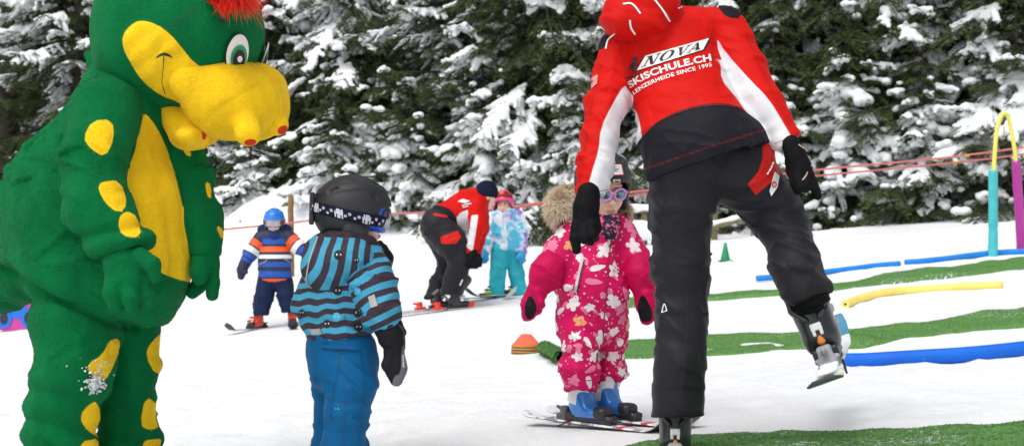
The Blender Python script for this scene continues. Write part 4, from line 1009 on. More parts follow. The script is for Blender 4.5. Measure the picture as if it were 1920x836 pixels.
    v, fc = grid_poly([(1452, 322), (1461, 330), (1457, 352), (1446, 368), (1442, 358)], 4); decal_pix('pocket_label', B2, v, fc, M_PRW, tr, .004)
    dash = [(1438, 327), (1442, 321), (1445.5, 315), (1448, 309), (1450, 303)]
    for (xa, ya), (xb, yb) in zip(dash, dash[1:]): v, fc = strip2([(xa, ya), (xa + (xb - xa) * .8, ya + (yb - ya) * .8)], 2.4); decal_pix('pocket_print', B2, v, fc, M_PRW, tr, .004)
    a = np.linspace(0, 6.28, 17)[:-1]; ring = np.concatenate([np.stack([1451 + 4.4 * np.cos(a), 346 + 6 * np.sin(a)], 1), np.stack([1451 + 2.4 * np.cos(a), 346 + 3.4 * np.sin(a)], 1)]); decal_pix('label_ring', B2, ring, [[i, (i + 1) % 16, 16 + (i + 1) % 16, 16 + i] for i in range(16)], M_PRR, tr, .007)
    v, fc = strip2([(1241, 586), (1246, 569), (1251, 582)], 2); decal_pix('trouser_mark', B2, v, fc, M_PRW, tr, .004)
    v, fc = strip2([(1241, 586), (1247, 583), (1251, 582)], 1.6); decal_pix('trouser_mark', B2, v, fc, M_PRW, tr, .004)
    for pts in ([(1290, 500), (1289, 580), (1284, 660), (1272, 762)], [(1262, 345), (1240, 390), (1232, 440)], [(1340, 330), (1328, 372)]):
        v, fc = strip2(pts, .9); decal_pix('seam', B2, v, fc, M_PRB, tr, .002)
    v, f_ = tube([p(1331, 402, -.02), p(1331, 440, -.03), p(1330, 472, -.04)], r(1.6), 6); mesh('zip', v, f_, M_BLACKP, tr); v, f_ = surface(ell(p(1332, 476, -.04), [r(3.6)] * 3), p(1332, 476, -.04) - .03, p(1332, 476, -.04) + .03, .004); mesh('zip_pull', v, f_, M_BLACKP, tr)
    v, f_ = tube([p(1388, 383, .1), p(1388, 389, .1)], r(1), 6); mesh('drawcord', v, f_, M_BLACKP, tr); v, f_ = surface(ell(p(1388, 390, .08), [r(3), r(3), r(4.5)]), p(1388, 390, .08) - .03, p(1388, 390, .08) + .03, .004); mesh('cord_lock', v, f_, M_BLACKP, tr)
    # gaiter under the raised cuff
    v, fc = surface(cone(p(1508, 530, -.03), p(1518, 553, -.05), r(36), r(37)), p(1520, 560) - .13, p(1520, 560) + .13, .008); v += normals(v, fc) * (.004 * np.sin((v @ V(.3, 0, -1)) * 260))[:, None]; mesh('gaiter', v, fc, M_GLOVE, tr)
    # gloves
    d = -.07
    glove(A, 'glove', [(p(1104, 362, d), r(21)), (p(1099, 388, d), r(24)), (p(1096, 420, d), r(24))],
          [[(p(1082, 420, d - .02), r(11)), (p(1079, 446, d - .03), r(10.5)), (p(1081, 468, d - .02), r(8.5))], [(p(1096, 425, d - .03), r(11)), (p(1096, 446, d - .045), r(10.5)), (p(1106, 452, d - .02), r(9))],
           [(p(1108, 420, d - .03), r(11)), (p(1110, 440, d - .04), r(10)), (p(1116, 446, d - .015), r(8.5))], [(p(1115, 412, d - .01), r(10)), (p(1118, 428, d - .02), r(9.5)), (p(1116, 438, d), r(8))], [(p(1112, 396, d + .05), r(11)), (p(1116, 422, d + .06), r(10)), (p(1107, 440, d + .05), r(8.5))]], M_GLOVE, .005, disp=lambda P, n: .003 * fbm(P * 30, 3, 4))
    G2 = glove(A, 'glove', [(p(1482, 270, d), r(18)), (p(1491, 290, d), r(19)), (p(1502, 318, d), r(22))],
          [[(p(1516, 322, d), r(9.5)), (p(1524, 346, d - .01), r(9)), (p(1534, 368, d), r(7.5))], [(p(1508, 330, d - .02), r(9.5)), (p(1512, 346, d - .03), r(9)), (p(1524, 350, d - .02), r(8))], [(p(1496, 330, d - .02), r(9.5)), (p(1500, 350, d - .03), r(9)), (p(1510, 354, d - .01), r(8))],
           [(p(1486, 322, d), r(9)), (p(1490, 344, d - .01), r(8.5)), (p(1496, 358, d), r(7.5))], [(p(1482, 300, d + .03), r(10)), (p(1484, 322, d + .04), r(9.5)), (p(1490, 338, d + .03), r(8))]], M_GLOVE, .005, disp=lambda P, n: .003 * fbm(P * 30, 3, 4))
    Bg = bvh_of(G2); M_TRIM = plain('glove_trim', srgb('#b9a98a'), .6)
    for pts in ([(1497, 271), (1510, 282), (1520, 300), (1521, 312)], [(1504, 338), (1510, 331), (1514, 322)]): v, fc = strip2(pts, 2.2); decal_pix('glove_trim', Bg, v, fc, M_TRIM, G2, .003)
    # head under a knitted hat (leaning forward, above the frame)
    Mh = axes(100, -45); hc = p(1196, -75, .42); hd = head(A, hc, Mh, 1.0, eyes=True)
    hat = INT(ell((0, -.012, .035), (.092, .112, .122)), lambda P: -(P[:, 2] - np.interp(P[:, 1], [-.1, .1], [-.02, .04])), .01)
    sdfobj('knit_hat', LOC(hat, Mh, hc), hc - .2, hc + .2, .008, M_NAVYHAT, A, lambda P, n: .002 * np.sin(np.arctan2(*((P - hc) @ Mh)[:, :2].T) * 60))
    # boots
    Ms = axes(83.3); sb = p(1266, 869); sb[2] = gz(sb[0], sb[1]) + .014
    b1 = boot(A, sb + V(.01, .085, .0), Ms, .95, M_BOOTB, M_BOOTG, M_STEEL, M_BLACKP, .03, spine=M_BLACKP, nb=2)
    tail, tip = p(1546, 724, -.68), p(1574, 640, .95); fw = unit(tip - tail); rt = unit(np.cross(fw, (0, 0, 1))); up = np.cross(rt, fw); ro = math.radians(21)
    Mr = np.stack([rt * math.cos(ro) + up * math.sin(ro), fw, up * math.cos(ro) - rt * math.sin(ro)], 1)
    sc_ = tail + fw * .745
    b2 = boot(A, sc_ + Mr @ V(0, 0.0, .02), Mr, 1.12, M_BOOTB, M_BOOTG, M_STEEL, M_BLACKP, .0, spine=M_BLACKP, nb=2)
    M_SKT = NT('powdered_ski_top'); g_ = M_SKT.noise(16, 5); M_SKT.color(M_SKT.mixc(M_SKT.step(g_, .36, .44), srgb('#7fa9bd'), srgb('#e9eef0'))); M_SKT.set(Roughness=.5); M_SKT = M_SKT.m
    M_LIME = plain('lime_graphic', srgb('#d9e04a'), .4); M_BLUG = plain('blue_graphic', srgb('#4a90b0'), .4); M_EDGE = plain('ski_base_edge', srgb('#3c4048'), .35)
    bd = {'toe': M_BLACKP, 'heel': plain('snowy_binding', srgb('#8f9094'), .5, .5, 30, .01, vary=.35), 'marks': [M_LIME, M_BLUG]}
    ski('ski', sc_, Mr, 1.62, .118, M_SKT, M_EDGE, 'lifted ski with lime and blue tail hanging over the snow', 'skis of the instructor with the lifted leg', .568, [(.0, .05, 3), (.05, .12, 2), (.9, .97, 3)], bd)
    ski('ski', sb + V(.01, .085, -.005), Ms, 1.62, .118, M_SKT, M_EDGE, 'ski under the standing boot of the instructor with the lifted leg', 'skis of the instructor with the lifted leg', .568, [(.0, .05, 3), (.05, .12, 2), (.9, .97, 3)], bd)
    # snow caked on the heel binding of the lifted ski
    for u_, sc2 in ((-.27, (.03, .045, .012)), (-.36, (.035, .06, .008)), (-.45, (.035, .05, .006))):
        q = sc_ + Mr @ V(.0, u_, .012); fn = lambda P, q=q, s2=sc2: LOC(ell((0, 0, 0), s2), Mr, q)(P) - .006 * fbm(P * 40, 3, 6)
        v, fc = surface(fn, q - .09, q + .09, .006, 0); mesh('caked_snow', v, fc, M_SNOWBIT, next(o for o in bpy.data.objects if o.get('label', '').startswith('lifted ski')))
# ================================================================ the child in the pink flowered suit
if want('pink'):
    PINK = srgb('#d0155e')
    f = Fig(5.7); p, r = f.p, f.r; k = 5.7 / F
    A = person(f, 1115, 790, 'child in a pink snowsuit printed with white flowers, pink mittens and fur-trimmed hood, on skis')
    C = lambda x1, y1, r1, x2, y2, r2, d1=0, d2=0, sc=None: cone(p(x1, y1, d1), p(x2, y2, d2), r(r1), r(r2), sc)
    LA = [(p(1072, 440, 0), r(29)), (p(1050, 480, -.03), r(31)), (p(1030, 515, -.07), r(27))]
    RA = [(p(1168, 438, .02), r(27)), (p(1186, 478, .0), r(27)), (p(1200, 515, -.04), r(24))]
    LL = [(p(1083, 600, -.02), r(43)), (p(1088, 650, -.06), r(34)), (p(1087, 690, -.04), r(33)), (p(1090, 742, .0), r(31))]
    RL = [(p(1144, 600, .03), r(36)), (p(1147, 650, .06), r(29)), (p(1144, 690, .08), r(28)), (p(1134, 730, .10), r(27))]
    ll = INT(chain(LL, .03), HALF(p(1090, 733), (0, -.25, -1)), .008); rl = INT(chain(RL, .03), HALF(p(1133, 716), (0, -.25, -1)), .008)
    tor = U(.06, C(1115, 452, 50, 1112, 540, 60, 0, -.01, (1, 1.2, 1)), C(1112, 540, 62, 1111, 592, 60, -.01, 0, (1, 1.15, 1)), C(1080, 428, 24, 1160, 424, 22, .02, .02), C(1122, 418, 26, 1120, 440, 34, .03, .02))
    body = U(.035, U(.02, tor, chain(LA, .03), chain(RA, .03)), U(.003, ll, rl))
    fl_ = SUB(body, C(1127, 585, 1.5, 1129, 745, 3, -.13, -.07), .02)
    lo, hi = bbf(f, 990, 370, 1240, 750, -.22, .22)
    wr = cloth([[p(1117, 440), p(1111, 595)], [q for q, _ in LA], [q for q, _ in RA], [q for q, _ in LL], [q for q, _ in RL]], .0075, 17, 5.5, 21, .08, .9, .005)
    bag = lambda P, n: wr(P, n) + .012 * np.exp(-((pix(P)[:, 1] - 693 - .12 * (pix(P)[:, 0] - 1110)) / 13) ** 2) - .012 * np.exp(-((pix(P)[:, 1] - 664) / 9) ** 2) - .006 * np.exp(-((pix(P)[:, 1] - 592) / 10) ** 2)
    M_PINK = fabric('pink_snowsuit', PINK, [('hem', srgb('#b40f4f'), .002)], .6, .2, 60, .004, vary=.06)
    suit = sdfobj('snowsuit', fl_, lo, hi, .008, M_PINK, A, bag, {'hem': lambda P: .008 - np.abs(pix(P)[:, 1] - np.where(pix(P)[:, 0] > 1122, 716, 733)) * k})
    B = bvh_of(suit)
    # printed flowers, petals, dots all over the suit, in one print mesh
    me = suit.data; n = len(me.vertices); co = np.empty(n * 3, np.float32); me.vertices.foreach_get('co', co); co = co.reshape(-1, 3).astype(float); no = np.empty(n * 3, np.float32); me.vertices.foreach_get('normal', no); no = no.reshape(-1, 3).astype(float)
    rg = np.random.default_rng(5); mb = MB(); cen = []
    def stamp(i, shape, m, off):
        c0 = co[i]; nn = no[i]; u = unit(np.cross(nn, rg.normal(0, 1, 3))); w = np.cross(nn, u); vs = []
        for a, b in shape:
            h = B.find_nearest(Vector(c0 + u * a + w * b)); vs.append(np.array(h[0]) + np.array(h[1]) * off)
        return vs
    def fan(shape, ri=3):                       # star-shaped outline -> rings
        o = np.array(shape); out = [(0, 0)] + [tuple(o[j] * (q + 1) / ri) for q in range(ri) for j in range(len(o))]; n = len(o)
        fc = [[0, 1 + j, 1 + (j + 1) % n] for j in range(n)] + [[1 + q * n + j, 1 + (q + 1) * n + j, 1 + (q + 1) * n + (j + 1) % n, 1 + q * n + (j + 1) % n] for q in range(ri - 1) for j in range(n)]
        return out, fc
    def flower(R, pet=5):
        a = np.linspace(0, 6.2832, 61)[:-1]; ph = rg.uniform(0, 6.28); rr = R * (.40 + .6 * np.abs(np.cos((a - ph) * pet / 2)) ** .55 * (1 + .3 * np.sin(a * 2 + ph) + .12 * np.sin(a * 5 + 2 * ph)))
        return [(x * np.cos(t), x * np.sin(t)) for x, t in zip(rr, a)]
    def petal(L, W): 
        a = np.linspace(0, 6.2832, 25)[:-1]; return [(L * np.cos(t), W * np.sin(t) * (1 - .35 * np.cos(t))) for t in a]
    order = rg.permutation(n); cnt = 0
    for i in order:
        if cnt > 118: break
        if any(np.linalg.norm(co[i] - q) < .054 for q in cen): continue
        cen.append(co[i]); cnt += 1; kind = rg.uniform()
        if kind < .62: sh = flower(rg.uniform(.021, .034)); m = 0 if rg.uniform() < .78 else 1
        elif kind < .93: sh = petal(rg.uniform(.026, .036), rg.uniform(.011, .016)); m = 0 if rg.uniform() < .6 else 1
        else: sh = flower(.026, 4); m = 2
        g, fc = fan(sh, 4); mb.add(stamp(i, g, m, .0016), fc, m)
        if m == 0 and kind < .62 and rg.uniform() < .8:
            for _ in range(2):
                j = B.find_nearest(Vector(co[i] + rg.normal(0, .026, 3)))
                a_ = np.linalg.norm(co - np.array(j[0]), axis=1).argmin(); g, fc = fan(petal(.017, .011), 2); mb.add(stamp(a_, g, 1, .0010), fc, 1)
    for i in rg.choice(n, 800):
        g, fc = fan(petal(*([rg.uniform(.0026, .0048)] * 2))[::3], 1); mb.add(stamp(i, g, 3, .0013), fc, 3 if rg.uniform() < .7 else 1)
    mb.build('flower_print', [plain('print_white', srgb('#efe4e6'), .6), plain('print_rose', srgb('#e8789f'), .6), plain('print_peach', srgb('#efa06a'), .6), plain('print_palepink', srgb('#eeb6c8'), .6)], suit)
    ZIP = plain('zip_tape', srgb('#c9c3c6'), .45)
    def lay(nm, pts, w, m, off=.004): v, fc = strip2(pts, w); decal_pix(nm, B, v, fc, m, suit, off)
    lay('pocket_zip', [(1093, 482), (1085, 515), (1078, 548)], 5, ZIP); lay('pocket_zip', [(1096, 486), (1089, 516), (1083, 548)], 2, M_PRB, .006)
    lay('placket', [(1148, 440), (1142, 480), (1138, 540), (1133, 600), (1131, 640)], 2.0, plain('placket_shadow', srgb('#8d0d40'), .6)); lay('zip_pull', [(1142, 446), (1141, 458)], 5, ZIP, .006)  # placket line: shade along its edge, painted as dark pink
    # stand-up collar and flowered neck tube
    tq = lambda a: p(1132 + 31 * math.cos(a), 416 + 6 * math.sin(a) * -1, .01 - .065 * -math.sin(a))
    P = np.array([p(1125 + 34 * math.cos(a), 424 - 7 * math.sin(a) * 0 + 3 * math.sin(3 * a), .03 + .075 * math.sin(a)) for a in np.linspace(0, 6.2832, 40)])
    v, fc = tube(P, r(9), 10); mesh('collar', v, fc, M_PINK, suit, {'hem': np.full(len(v), -1.)})
    M_TUBE = NT('patterned_neck_tube'); vo = M_TUBE.n('ShaderNodeTexVoronoi', i_Scale=55.0); M_TUBE.l(M_TUBE.coord(), vo.inputs['Vector']); M_TUBE.color(M_TUBE.mixc(M_TUBE.step(vo.outputs['Distance'], .38, .44), srgb('#d8647e'), srgb('#20233f'))); M_TUBE.set(Roughness=.85); M_TUBE = M_TUBE.m
    fn = SUB(U(.02, cone(p(1136, 412, .0), p(1130, 432, .01), r(26), r(34), (1, 1.0, 1)), cone(p(1150, 416, -.05), p(1144, 432, -.07), r(13), r(19))), ell(p(1141, 384, -.03), (r(24), .085, r(22))), .008)
    q = p(1138, 412); sdfobj('neck_tube', fn, q - .16, q + .16, .006, M_TUBE, A, lambda P, n: .005 * np.sin(pix(P)[:, 1] * .55 + 2 * noise(P * 12, 1)))
    # head
    Mh = axes(-72, -13, -3); hc = p(1132, 361, -.0); s = .96
    hd = head(A, hc, Mh, s)
    M_HM = M_MATTE; hl = helmet(A, hc + V(0, .005, .018), Mh, 1.06, M_HM, -.05)
    hb = bvh_of(hl)
    v, fc = grid_poly([(1143, 309), (1166, 307), (1170, 329), (1147, 330)], 4); decal_pix('name_sticker', hb, v, fc, plain('sticker_rim', srgb('#c23a50'), .5), hl, .003); v, fc = grid_poly([(1145, 311), (1164, 309), (1168, 327), (1149, 328)], 4); decal_pix('name_sticker', hb, v, fc, M_PRW, hl, .005)
    for pts in ([(1148, 314), (1162, 312)], [(1149, 318), (1160, 317)], [(1150, 322), (1158, 321.5)]): v, fc = strip2(pts, 1.0); decal_pix('sticker_writing', hb, v, fc, plain('pen_blue', srgb('#5a6a9a'), .6), hl, .007)
    v, fc = grid_poly([(1149, 337), (1163, 336), (1163.5, 343.5), (1150, 344)], 3); decal_pix('badge', hb, v, fc, plain('badge_cream', srgb('#d8cdb4'), .5), hl, .003); v, fc = strip2([(1153, 340.5), (1160, 340)], 2.0); decal_pix('badge_mark', hb, v, fc, M_PRB, hl, .005)
    # round pink sunglasses
    M_GLF = plain('lilac_frame', srgb('#cf8fd0'), .3); M_LENS = plain('mirror_lens', srgb('#6d7f8d'), .08, metal=.85)
    gl = None
    def ringp(c, a, b, n=36): return np.array([hc + Mh @ (V(c[0] + a * math.cos(t), c[1] - .25 * (c[0] + a * math.cos(t)) ** 2 / .08 , c[2] + b * math.sin(t)) * s) for t in np.linspace(0, 6.2832, n)])
    mbv = MB(); ml = []
    for x in (-.034, .034):
        P = ringp((x, .108, .010), .0275, .0235); v, fc = tube(P, .0052 * s, 10); mbv.add(v, fc)
        c0 = P[:-1].mean(0); nv = unit(np.cross(P[5] - c0, P[14] - c0)); nv = nv if nv @ Mh[:, 1] > 0 else -nv
        rings = [c0 + nv * .007] + [c0 + (q - c0) * w_ + nv * (.007 * (1 - w_ ** 2)) for w_ in (.35, .7, .97) for q in P[:-1]]; m_ = len(P) - 1
        ml.append((np.array(rings), [[0, 1 + j, 1 + (j + 1) % m_] for j in range(m_)] + [[1 + w_ * m_ + j, 1 + (w_ + 1) * m_ + j, 1 + (w_ + 1) * m_ + (j + 1) % m_, 1 + w_ * m_ + (j + 1) % m_] for w_ in (0, 1) for j in range(m_)]))
    L = lambda *q: hc + Mh @ (V(*q) * s)
    v, fc = tube(spline([L(-.008, .106, .014), L(0, .11, .018), L(.008, .106, .014)], 8), .005 * s, 8); mbv.add(v, fc)
    for sg in (-1, 1): v, fc = tube(spline([L(sg * .064, .095, .014), L(sg * .082, .06, .014), L(sg * .088, .0, .01)], 10), .006 * s, 8); mbv.add(v, fc)
    gl = mbv.build('sunglasses', M_GLF, A)
    for v, fc in ml: mesh('lens', v, fc, M_LENS, gl)
    # fur-trimmed hood lying behind the neck
    P = spline([p(1056, 414, -.03), p(1048, 392, .0), p(1058, 372, .06), p(1092, 374, .13), p(1135, 382, .15), p(1160, 388, .11), p(1172, 394, .07), p(1174, 402, .04)], 60)
    rad = np.interp(np.linspace(0, 1, 60), [0, .15, .35, .7, 1], [r(12), r(19), r(18), r(9), r(4)])
    v, fc = tube(P, rad, 16); M_FUR = NT('beige_fur'); a_ = M_FUR.attr('tint'); M_FUR.color(M_FUR.mixc(a_, srgb('#a3876a'), srgb('#f4e6ce'))); M_FUR.set(Roughness=.7); M_FUR = M_FUR.m
    hood = U(.04, cone(p(1055, 412, .08), p(1165, 408, .12), r(26), r(24)), cone(p(1065, 395, .1), p(1160, 398, .14), r(22), r(18)))
    lo, hi = bbf(f, 1010, 330, 1210, 450, -.05, .35); hd_ = sdfobj('hood', hood, lo, hi, .01, M_PINK, suit, lambda P, n: .006 * fbm(P * 12, 2, 3), {'hem': lambda P: np.full(len(P), -1.)})
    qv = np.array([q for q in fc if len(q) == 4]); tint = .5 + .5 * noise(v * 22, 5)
    P2, n2, a2 = scatter(v, qv, 15000, {'tint': tint}); clump = np.stack([noise(P2 * 45, 31), noise(P2 * 45, 32), noise(P2 * 45, 33)], 1) * .8
    fv, ff, fa = fur(P2, n2, a2, .036, .0028, comb=(0, 0, -1), lean=.3, jit=.24, curl=.25, two=True); 
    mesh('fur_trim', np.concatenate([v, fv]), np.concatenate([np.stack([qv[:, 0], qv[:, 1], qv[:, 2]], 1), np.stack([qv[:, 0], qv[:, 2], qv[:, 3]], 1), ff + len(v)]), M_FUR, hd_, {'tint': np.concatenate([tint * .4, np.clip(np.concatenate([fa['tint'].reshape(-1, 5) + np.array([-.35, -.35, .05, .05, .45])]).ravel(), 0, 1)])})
    # mittens with wide gauntlets
    M_MIT = fabric('pink_mitten', srgb('#d6105a'), (), .55, .25, 70, .004, vary=.05); M_PALM = fabric('black_palm', srgb('#1d1a1f'), (), .6, .4, 90, .003)
    def mitten(x, flip, pts_g, pts_m, thumb, palm):
        fn = U(.012, chain([(p(*q[:2], q[3]), r(q[2])) for q in pts_g], .02), U(.015, chain([(p(*q[:2], q[3]), r(q[2])) for q in pts_m], .02, (1, 1.25, 1)), chain([(p(*q[:2], q[3]), r(q[2])) for q in thumb], .01)))
        lo, hi = bbf(f, x - 70, 470, x + 60, 625, -.22, .12)
        w_ = cloth([[p(*q[:2], q[3]) for q in pts_g]], .005, 20, 6, 31 + flip, .05, .8, .003)
        pz = poly_zone(palm, k, 2, lambda P: P[:, 1] < f.Y - .03); mt = fabric('pink_mitten', srgb('#c20c50'), [('palm', srgb('#1d1a1f'), .0012)], .55, .25, 70, .004, vary=.05)
        return sdfobj('mitten', fn, lo, hi, .0065, mt, A, w_, {'palm': pz})
    mitten(1010, 0, [(1034, 498, 30, -.07), (1024, 514, 32, -.08), (1008, 541, 20, -.09)], [(1004, 546, 17, -.09), (996, 570, 19, -.09), (990, 588, 14, -.08)], [(1008, 548, 11, -.11), (1013, 568, 9, -.13)], [(992, 552), (1000, 558), (1007, 575), (1003, 592), (992, 600), (984, 592), (984, 570)])
    mitten(1208, 1, [(1198, 500, 29, -.04), (1203, 516, 30, -.05), (1208, 543, 19, -.06)], [(1209, 546, 17, -.06), (1211, 572, 18, -.06), (1214, 594, 14, -.05)], [(1215, 552, 11, -.1), (1222, 572, 8, -.11)], [(1199, 556), (1208, 552), (1218, 572), (1224, 585), (1222, 600), (1210, 606), (1198, 598), (1195, 575)])
    # boots and skis
    M_BBL = plain('blue_boot', srgb('#2272c4'), .22, coat=.6); M_BWH = plain('white_boot', srgb('#dfe1e4'), .3, coat=.4)
    hd_deg = math.degrees(math.atan2(-.52, .46)); Ms = axes(hd_deg); bs = .8
    tails = p(1016, 786, .26); tails[2] = 0
    M_TOPK = NT('snow_dusted_ski'); g_ = M_TOPK.noise(20, 5); M_TOPK.color(M_TOPK.mixc(M_TOPK.step(g_, .42, .5), srgb('#8f8f96'), srgb('#eef0f2'))); M_TOPK.set(Roughness=.5); M_TOPK = M_TOPK.m
    M_SKB = plain('black_ski_edge', srgb('#2a2a30'), .3); M_SKR = plain('red_graphic', srgb('#d8443e'), .35)
    for i, (x, y, dd) in enumerate(((1102, 787, .0), (1148, 782, .06))):
        c = p(x, y, dd); c[2] = gz(c[0], c[1]) + .027
        boot(A, c + V(0, 0, .004), Ms, bs, M_BBL, M_BWH, M_BLACKP, M_BLACKP, .04, h=.008, mtoe=M_BLACKP, low=.085, nb=0)
        ski('ski', c, Ms, .84, .095, M_TOPK, M_SKB, ['near ski of the child in pink, snow on its grey top', 'ski of the child in pink lying behind the other, red-marked tip by the dark boot'][i], 'skis of the child in pink', .56, [(.3, .34, 2), (.66, .7, 2), (.93, .97, 2)], {'toe': M_BLACKP, 'heel': M_GREYP, 'marks': [M_SKR]}, bs * .95)
# ================================================================ the child in the striped blue jacket
if want('blue'):
    f = Fig(5.0); p, r = f.p, f.r; k = 5.0 / F
    A = person(f, 645, 880, 'child in turquoise and dark brown striped jacket, blue trousers and black helmet, seen from behind')
    C = lambda x1, y1, r1, x2, y2, r2, d1=0, d2=0, sc=None: cone(p(x1, y1, d1), p(x2, y2, d2), r(r1), r(r2), sc)
    LA = [(p(684, 490, -.06), r(38)), (p(700, 535, -.1), r(41)), (p(714, 580, -.12), r(38)), (p(729, 622, -.12), r(27))]
    RA = [(p(668, 490, .12), r(30)), (p(700, 525, .2), r(28)), (p(716, 490, .24), r(20))]
    tor = U(.05, C(638, 482, 56, 632, 560, 70, 0, .0, (1, 1.1, 1)), C(632, 560, 71, 646, 612, 66, .0, 0, (1, 1.05, 1)), C(610, 470, 28, 680, 470, 26, .02, -.02), C(570, 575, 20, 590, 610, 18, -.04, 0))
    hn = V(.17, 0, -1); tor = INT(tor, HALF(p(645, 634), hn), .02)
    la = INT(chain(LA, .03), HALF(p(729, 612, -.12), V(.33, 0, -.94)), .01); ra = chain(RA, .02)
    hood = U(.03, ell(p(612, 498, -.115), (r(46), .065, r(46))), ell(p(652, 480, -.12), (r(48), .065, r(32))), ell(p(600, 470, -.07), (r(30), .06, r(30))))
    P = [p(600, 452, -.06), p(622, 446, -.1), p(655, 446, -.11), p(690, 455, -.08), p(706, 468, 0)]
    col = U(.02, *[cone(P[i], P[i + 1], r(12), r(12)) for i in range(4)])
    body = U(.012, U(.03, tor, ra), la, U(.02, hood, col))
    lo, hi = bbf(f, 535, 420, 775, 660, -.32, .36)
    wr0 = cloth([[p(640, 470), p(640, 630)], [q for q, _ in LA], [q for q, _ in RA]], .0095, 15, 5.0, 51, .09, .8, .006)
    puff = lambda P, n: wr0(P, n) - .010 * np.exp(-((pix(P)[:, 1] - (610 + .16 * (pix(P)[:, 0] - 640))) / 8) ** 2) * (la(P) > tor(P))
    armv = lambda P: la(P) - np.minimum(tor(P), U(.02, hood, col)(P))
    def st_body(P):
        xy = pix(P); w_ = 3.5 * noise(P * 14, 3) + 2.0 * np.abs(((xy[:, 0] / 34) % 1) - .5) * 4 * (xy[:, 1] > 545)
        return (xy[:, 1] + .10 * (xy[:, 0] - 640) + w_) / 23.0
    def st_arm(P):
        a, t, _ = near_axis(P, [[q for q, _ in LA]]); xy = pix(P)
        return t / k / 23.0 + .12 * noise(P * 12, 5) + .22 * (xy[:, 0] - 700) / 40
    def st_hood(P):
        xy = pix(P); return (np.hypot(xy[:, 0] - 545, (xy[:, 1] - 420) * .55) + 3.5 * noise(P * 14, 3)) / 23.0
    t = NT('striped_jacket')
    def band(at): return t.step(t.math('ABSOLUTE', t.math('SUBTRACT', t.math('FRACT', t.attr(at)), .5)), .24, .26)
    m = t.n('ShaderNodeMix', data_type='FLOAT'); t.l(t.step(t.attr('on_hood'), -.0012, .0012), m.inputs[0]); t.l(band('st_body'), m.inputs[2]); t.l(band('st_hood'), m.inputs[3])
    m2 = t.n('ShaderNodeMix', data_type='FLOAT'); t.l(t.step(t.attr('on_arm'), -.0012, .0012), m2.inputs[0]); t.l(m.outputs[0], m2.inputs[2]); t.l(band('st_arm'), m2.inputs[3])
    c = t.mixc(m2.outputs[0], srgb('#3f353f'), srgb('#459cbd')); c = t.mixc(t.step(t.attr('plain'), -.001, .001), c, srgb('#352c31')); t.color(c); t.set(Roughness=.62); t.bump(t.noise(60, 4), .2, .004); t.b.inputs['Specular IOR Level'].default_value = .13
    jac = sdfobj('jacket', body, lo, hi, .0075, t.m, A, puff, {'st_body': st_body, 'st_arm': st_arm, 'st_hood': st_hood, 'on_arm': lambda P: -armv(P), 'on_hood': lambda P: tor(P) - np.minimum(hood(P), col(P)) - .004, 'plain': lambda P: np.where(pix(P)[:, 1] < 462, np.minimum(hood(P), tor(P)) - col(P) - .004, -.05)})
    B = bvh_of(jac)
    M_REF = plain('reflective_tape', srgb('#a9a7a4'), .35); M_TURQ = plain('turquoise_print', srgb('#43b4da'), .6)
    for q in ([(690, 556), (702, 551), (708, 573), (696, 577)], [(582, 617), (600, 615), (603, 625), (585, 627)]): v, fc = grid_poly(q, 4); decal_pix('reflector', B, v, fc, M_REF, jac, .004)
    v, fc = strip2([(596, 444), (586, 470), (578, 500), (575, 528), (584, 540)], 2.4); decal_pix('hood_piping', B, v, fc, M_REF, jac, .004)
    # small round printed faces with two dot eyes
    el = lambda x, y, a, b, n=18: np.array([(x + a * math.cos(q), y + b * math.sin(q)) for q in np.linspace(0, 6.2832, n)[:-1]])
    M_EYEP = plain('print_grey_white', srgb('#c3c8cc'), .75); M_DK = plain('dark_print', srgb('#2a2329'), .9); tq = 0 
    for x, y, a, m in [(q[0], q[1], q[2] * 1.25, q[3]) for q in [(635, 478, 7, 0), (633, 545, 6.5, 0), (670, 546, 5.5, 1), (671, 586, 7, 0), (631, 594, 6.5, 1), (613, 607, 6, 0), (672, 613, 6.5, 0), (733, 616, 6, 0), (566, 586, 5, 0), (668, 488, 4.5, 0)]]:
        v, fc = grid_poly(el(x, y, a, a * 1.05), 3.2); decal_pix('print_face', B, v, fc, M_TURQ if m else M_DK, jac, .0013)
        for dx in (-.38, .42): v, fc = grid_poly(el(x + dx * a, y - .1 * a, a * .17, a * .24, 10), 3); decal_pix('print_eye', B, v, fc, M_EYEP, jac, .0021)
    # trousers
    LL = [(p(660, 660, -.02), r(44)), (p(660, 720, -.06), r(43)), (p(652, 770, -.06), r(39)), (p(643, 845, -.03), r(40)), (p(640, 862, -.02), r(38))]
    RL = [(p(616, 660, .05), r(40)), (p(618, 720, .1), r(31)), (p(619, 770, .13), r(28)), (p(608, 845, .16), r(28)), (p(607, 862, .16), r(28))]
    pel = U(.045, C(634, 640, 58, 640, 682, 62, 0, 0, (1, 1.1, 1)), U(.004, chain(LL, .03), chain(RL, .03)))
    pel = INT(pel, HALF(p(640, 860), (0, 0, -1)), .01)
    wr = cloth([[q for q, _ in LL], [q for q, _ in RL]], .0135, 11, 4.0, 61, .1, .8, .006)
    lo, hi = bbf(f, 560, 570, 720, 880, -.25, .28)
    M_BT = fabric('blue_ski_trousers', srgb('#07588a'), [('seam', srgb('#0a507f'), .0006)], .6, .2, 60, .004, vary=.08)
    seam = lambda P: .0012 - np.minimum.reduce([np.abs(sdpoly(pix(P), np.array(q))) for q in ([(606, 650), (672, 655), (672, 655.5), (606, 650.5)], [(618, 660), (668, 700), (668.4, 700), (618.4, 660)][:0] or [(616, 748), (660, 752), (700, 745), (660, 752.4)], [(618, 716), (612, 790), (604, 850), (612.4, 790)])]) * k
    tr = sdfobj('trousers', pel, lo, hi, .0075, M_BT, A, wr, {'seam': seam})
    B2 = bvh_of(tr)
